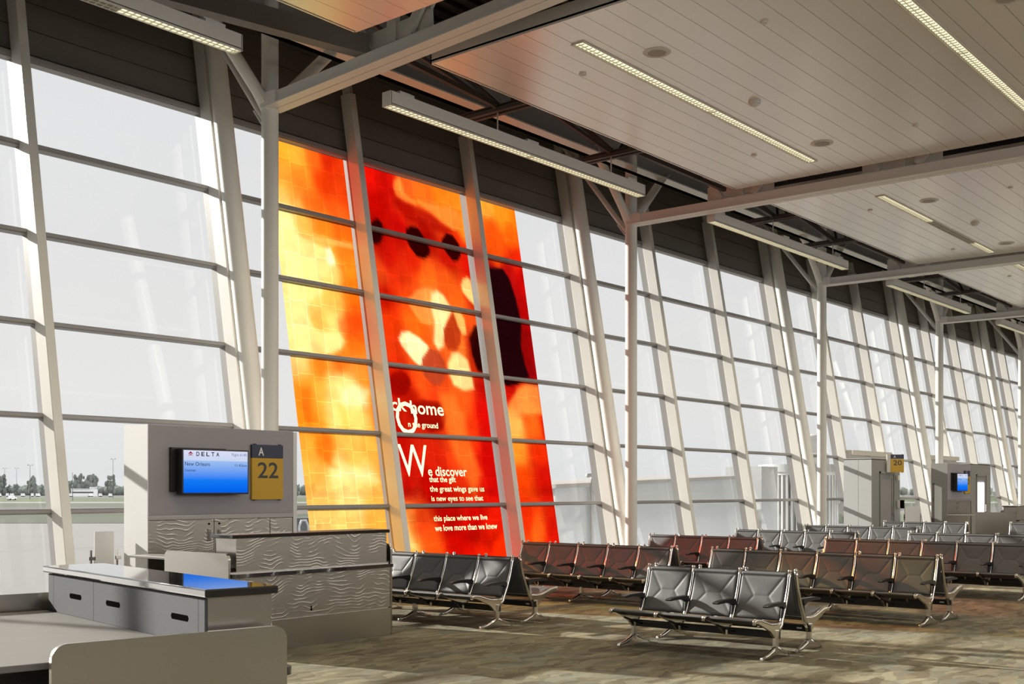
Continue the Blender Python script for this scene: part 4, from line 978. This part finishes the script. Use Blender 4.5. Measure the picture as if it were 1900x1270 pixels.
for i, (r, h) in enumerate(row):
    k = i % 4
    px = 950 + r*2.135
    where = 'left of the first window post' if px < 85 else ('right of the first window post' if px < 235 else 'in the gap left of the mural')
    lab = 'hazy horizon tree %s, tree %d from its left end' % (where, 1+sum(1 for rr, hh in row[:i] if ((950+rr*2.135 < 85) == (px < 85)) and ((950+rr*2.135 < 235) == (px < 235))))
    if k not in used: o = protos[k]; used.add(k)
    else: o = copy_tree(protos[k], (0, 0, 0))
    o['label'] = lab; o.location = outp(r, 1000+rt.uniform(-25, 25)); o.scale = (h*.56, h*.56, h+2.2); o.rotation_euler = (0, 0, rt.uniform(0, 6))
belt = MB(); rb = random.Random(11)
for k in range(420):
    r = rb.choice([rb.uniform(-480, -300), rb.uniform(-480, -300), rb.uniform(-300, 500)]); d = 1100+rb.uniform(-30, 30); hh = rb.uniform(5.5, 9.0); p = outp(r, d, ZG+hh*.5); belt.ball(p, hh*.72, 6, .9)
o = belt.build('tree_belt', M['leaf']); o['kind'] = 'stuff'; tag(o, 'low hazy belt of woodland along the whole horizon behind the trees', 'woodland')
# vehicles parked beyond the field
def truck():
    o = thing('parked_truck', '', 'truck', (0, 0, 0), group='white vehicles parked beyond the airfield')
    b_ = MB(); b_.box(-4.2, 2.0, -1.25, 1.25, .9, 4.0); b_.build('cargo_box', M['signwhite'], o)
    b_ = MB(); b_.prism([(2.1, .8), (4.2, .8), (4.2, 1.9), (3.6, 3.0), (2.1, 3.0)], -1.15, 1.15, 'y'); b_.build('cab', M['signwhite'], o)
    b_ = MB()
    for xx in (-3, -1.8, 3.2):
        b_.tube((xx, -1.2, .5), (xx, 1.2, .5), .5, n=14)
    b_.build('wheels', M['dark'], o)
    return o
tr = truck(); n = 0
for r in [-450+7.6*i for i in range(6)] + [-400+8*i for i in range(6)] + [-340, -330]:
    o = tr if n == 0 else copy_tree(tr, (0, 0, 0)); n += 1
    o['label'] = 'tiny white parked truck beyond the airfield, the %s from the left' % ORD[n-1]; o.location = outp(r*.86, 860+rt.uniform(-25, 25), ZG+.14); o.scale = (.6, .6, .62); o.rotation_euler = (0, 0, rt.uniform(-.3, .3)+.6888)
o = thing('field_building', 'low white building in front of the horizon trees, right of the first post', 'building', outp(-338, 910), rz=.6888-PI/2)
b_ = MB(); b_.box(-9, 9, -4, 4, 0, 5.5); b_.build('building_wall', M['signwhite'], o); b_ = MB(); b_.box(-9.4, 6, -4.4, 4.4, 5.5, 6.3); b_.box(5, 9, -3, 3, 5.5, 7.6); b_.build('building_roof', M['jetbridge'], o)
b_ = MB(); b_.box(-8.5, 8.5, -4.05, -4, 2.6, 3.8); b_.build('window_band', M['signgrey'], o)
for i, (px, d, h) in enumerate(((9, 900, 22), (31, 900, 22), (56, 640, 19), (210, 700, 24), (135, 560, 14), (205, 850, 12))):
    o = thing('light_pole', ['tall floodlight mast at the far left of the horizon', 'second tall floodlight mast at the left of the horizon', 'tall floodlight mast left of the first window post', 'tall floodlight mast over the trees left of the near back wall', 'thin bare pole in the grass right of the first window post', 'short lamp pole before the trees left of the near back wall'][i], 'pole', outp((px-950)*d/2135, d), group='poles across the airfield')
    b_ = MB(); b_.tube((0, 0, 0), (0, 0, h), .16, .10, n=8); b_.build('mast', M['signgrey'], o)
    if i != 4:
        b_ = MB(); b_.box(-1.5, 1.5, -.3, .3, h-.1, h+.15); b_.box(-1.7, -.9, -.4, .4, h+.1, h+.6); b_.box(.9, 1.7, -.4, .4, h+.1, h+.6); b_.build('lamp_head', M['grille'], o)
o = thing('field_vehicle', 'small white vehicle on the grass far left', 'vehicle', outp((22-950)*600/2135, 600), rz=.2)
b_ = MB(); b_.box(-2.4, 2.4, -1, 1, .5, 1.6); b_.prism([(-1.6, 1.6), (-1.1, 2.3), (1, 2.3), (1.6, 1.6)], -.9, .9, 'y'); b_.build('car_body', M['signwhite'], o)
b_ = MB(); b_.tube((-1.5, -1, .5), (-1.5, 1, .5), .45); b_.tube((1.5, -1, .5), (1.5, 1, .5), .45); b_.build('wheels', M['dark'], o)
# jet bridge of gate 20 beyond the glass
o = thing('jet_bridge', 'pale grey jet bridge tunnel outside the windows right of the mural', 'jet bridge', (0, 0, 0))
b_ = MB(); b_.prism([(22.3, -1.2), (31.9, -.9), (31.9, 2.10), (23.7, 1.90), (22.3, 1.78)], 17.0, 20.0, 'y'); b_.build('tunnel_wall', M['jetbridge'], o)
b_ = MB(); b_.prism([(22.2, 1.76), (31.9, 2.08), (31.9, 2.17), (22.2, 1.86)], 16.9, 20.1, 'y'); b_.build('tunnel_roof', M['grille'], o)
b_ = MB(); b_.path([(23.7, 16.9, -.5), (23.7, 16.9, 1.95), (23.6, 16.8, 2.1), (23.35, 16.8, 2.08)], .05); b_.build('drain_pipe', M['grille'], o)
o = thing('jet_bridge_rotunda', 'fluted pale rotunda of the jet bridge behind the third column', 'jet bridge', (35.6, 16.95, 0))
b_ = MB()
v = []; n = 96
for k in range(n):
    t = 2*PI*k/n; rr = 1.5 + (.09 if k % 4 < 2 else -.07); v.append((rr*math.cos(t), rr*math.sin(t)))
b_.prism(v, -4, 2.35, 'z'); b_.build('fluted_wall', M['vestibule'], o)  # darker colour carries the shade between the flutes
b_ = MB(); b_.tube((0, 0, 2.2), (0, 0, 2.34), 1.64, n=48)
for k in range(48):
    t = 2*PI*k/48; b_.box(1.50, 1.62, -.045, .045, -4, 2.3, M=Matrix.Rotation(t, 4, 'Z'))
b_.build('flute_light_ribs', M['signwhite'], o)  # white ribs added over the wall: light on the flutes put into colour
b_ = MB(); b_.tube((0, 0, 2.3), (0, 0, 2.55), 1.7, n=48); b_.box(-4.0, -2.6, -.3, 1.3, -4, 2.45); b_.build('rotunda_roof', M['jetbridge'], o)
b_ = MB(); b_.tube((0, 0, 0), (0, 0, .3), .48, .46, n=32); b_.tube((0, 0, .3), (0, 0, .34), .46, .40, n=32, caps=True); b_.tube((0, 0, .34), (0, 0, .80), .38, .30, n=32); b_.ball((0, 0, .80), .30, 20, .35)
o = b_.build('roof_dome', M['signwhite']); o.location = (35.35, 16.4, 2.55); o.scale = (1.2, 1.2, 1.1); tag(o, 'white domed cap on the jet bridge roof, left of the third column', 'dome')
for q_ in bpy.data.objects:
    if q_.name == 'jet_bridge_rotunda': q_.scale = (.78, .78, 1)
# ground equipment outside, seen between the back wall and the mural
o = thing('service_railing', 'grey looped railing outside the window between the gate 22 sign and the mural', 'railing', (19.0, 22.6, ZG))
b_ = MB()
for k in range(3):
    a = k*.5; b_.path([(a, 0, 0), (a, 0, 4.8), (a+.08, 0, 4.95), (a+.22, 0, 4.95), (a+.3, 0, 4.8), (a+.3, 0, 0)], .03)
b_.build('rail_loop', M['jetbridge'], o); b_ = MB(); b_.box(-2.5, 3.0, .3, 1.6, 0, 5.0); b_.build('equipment_box', M['laminate'], o)
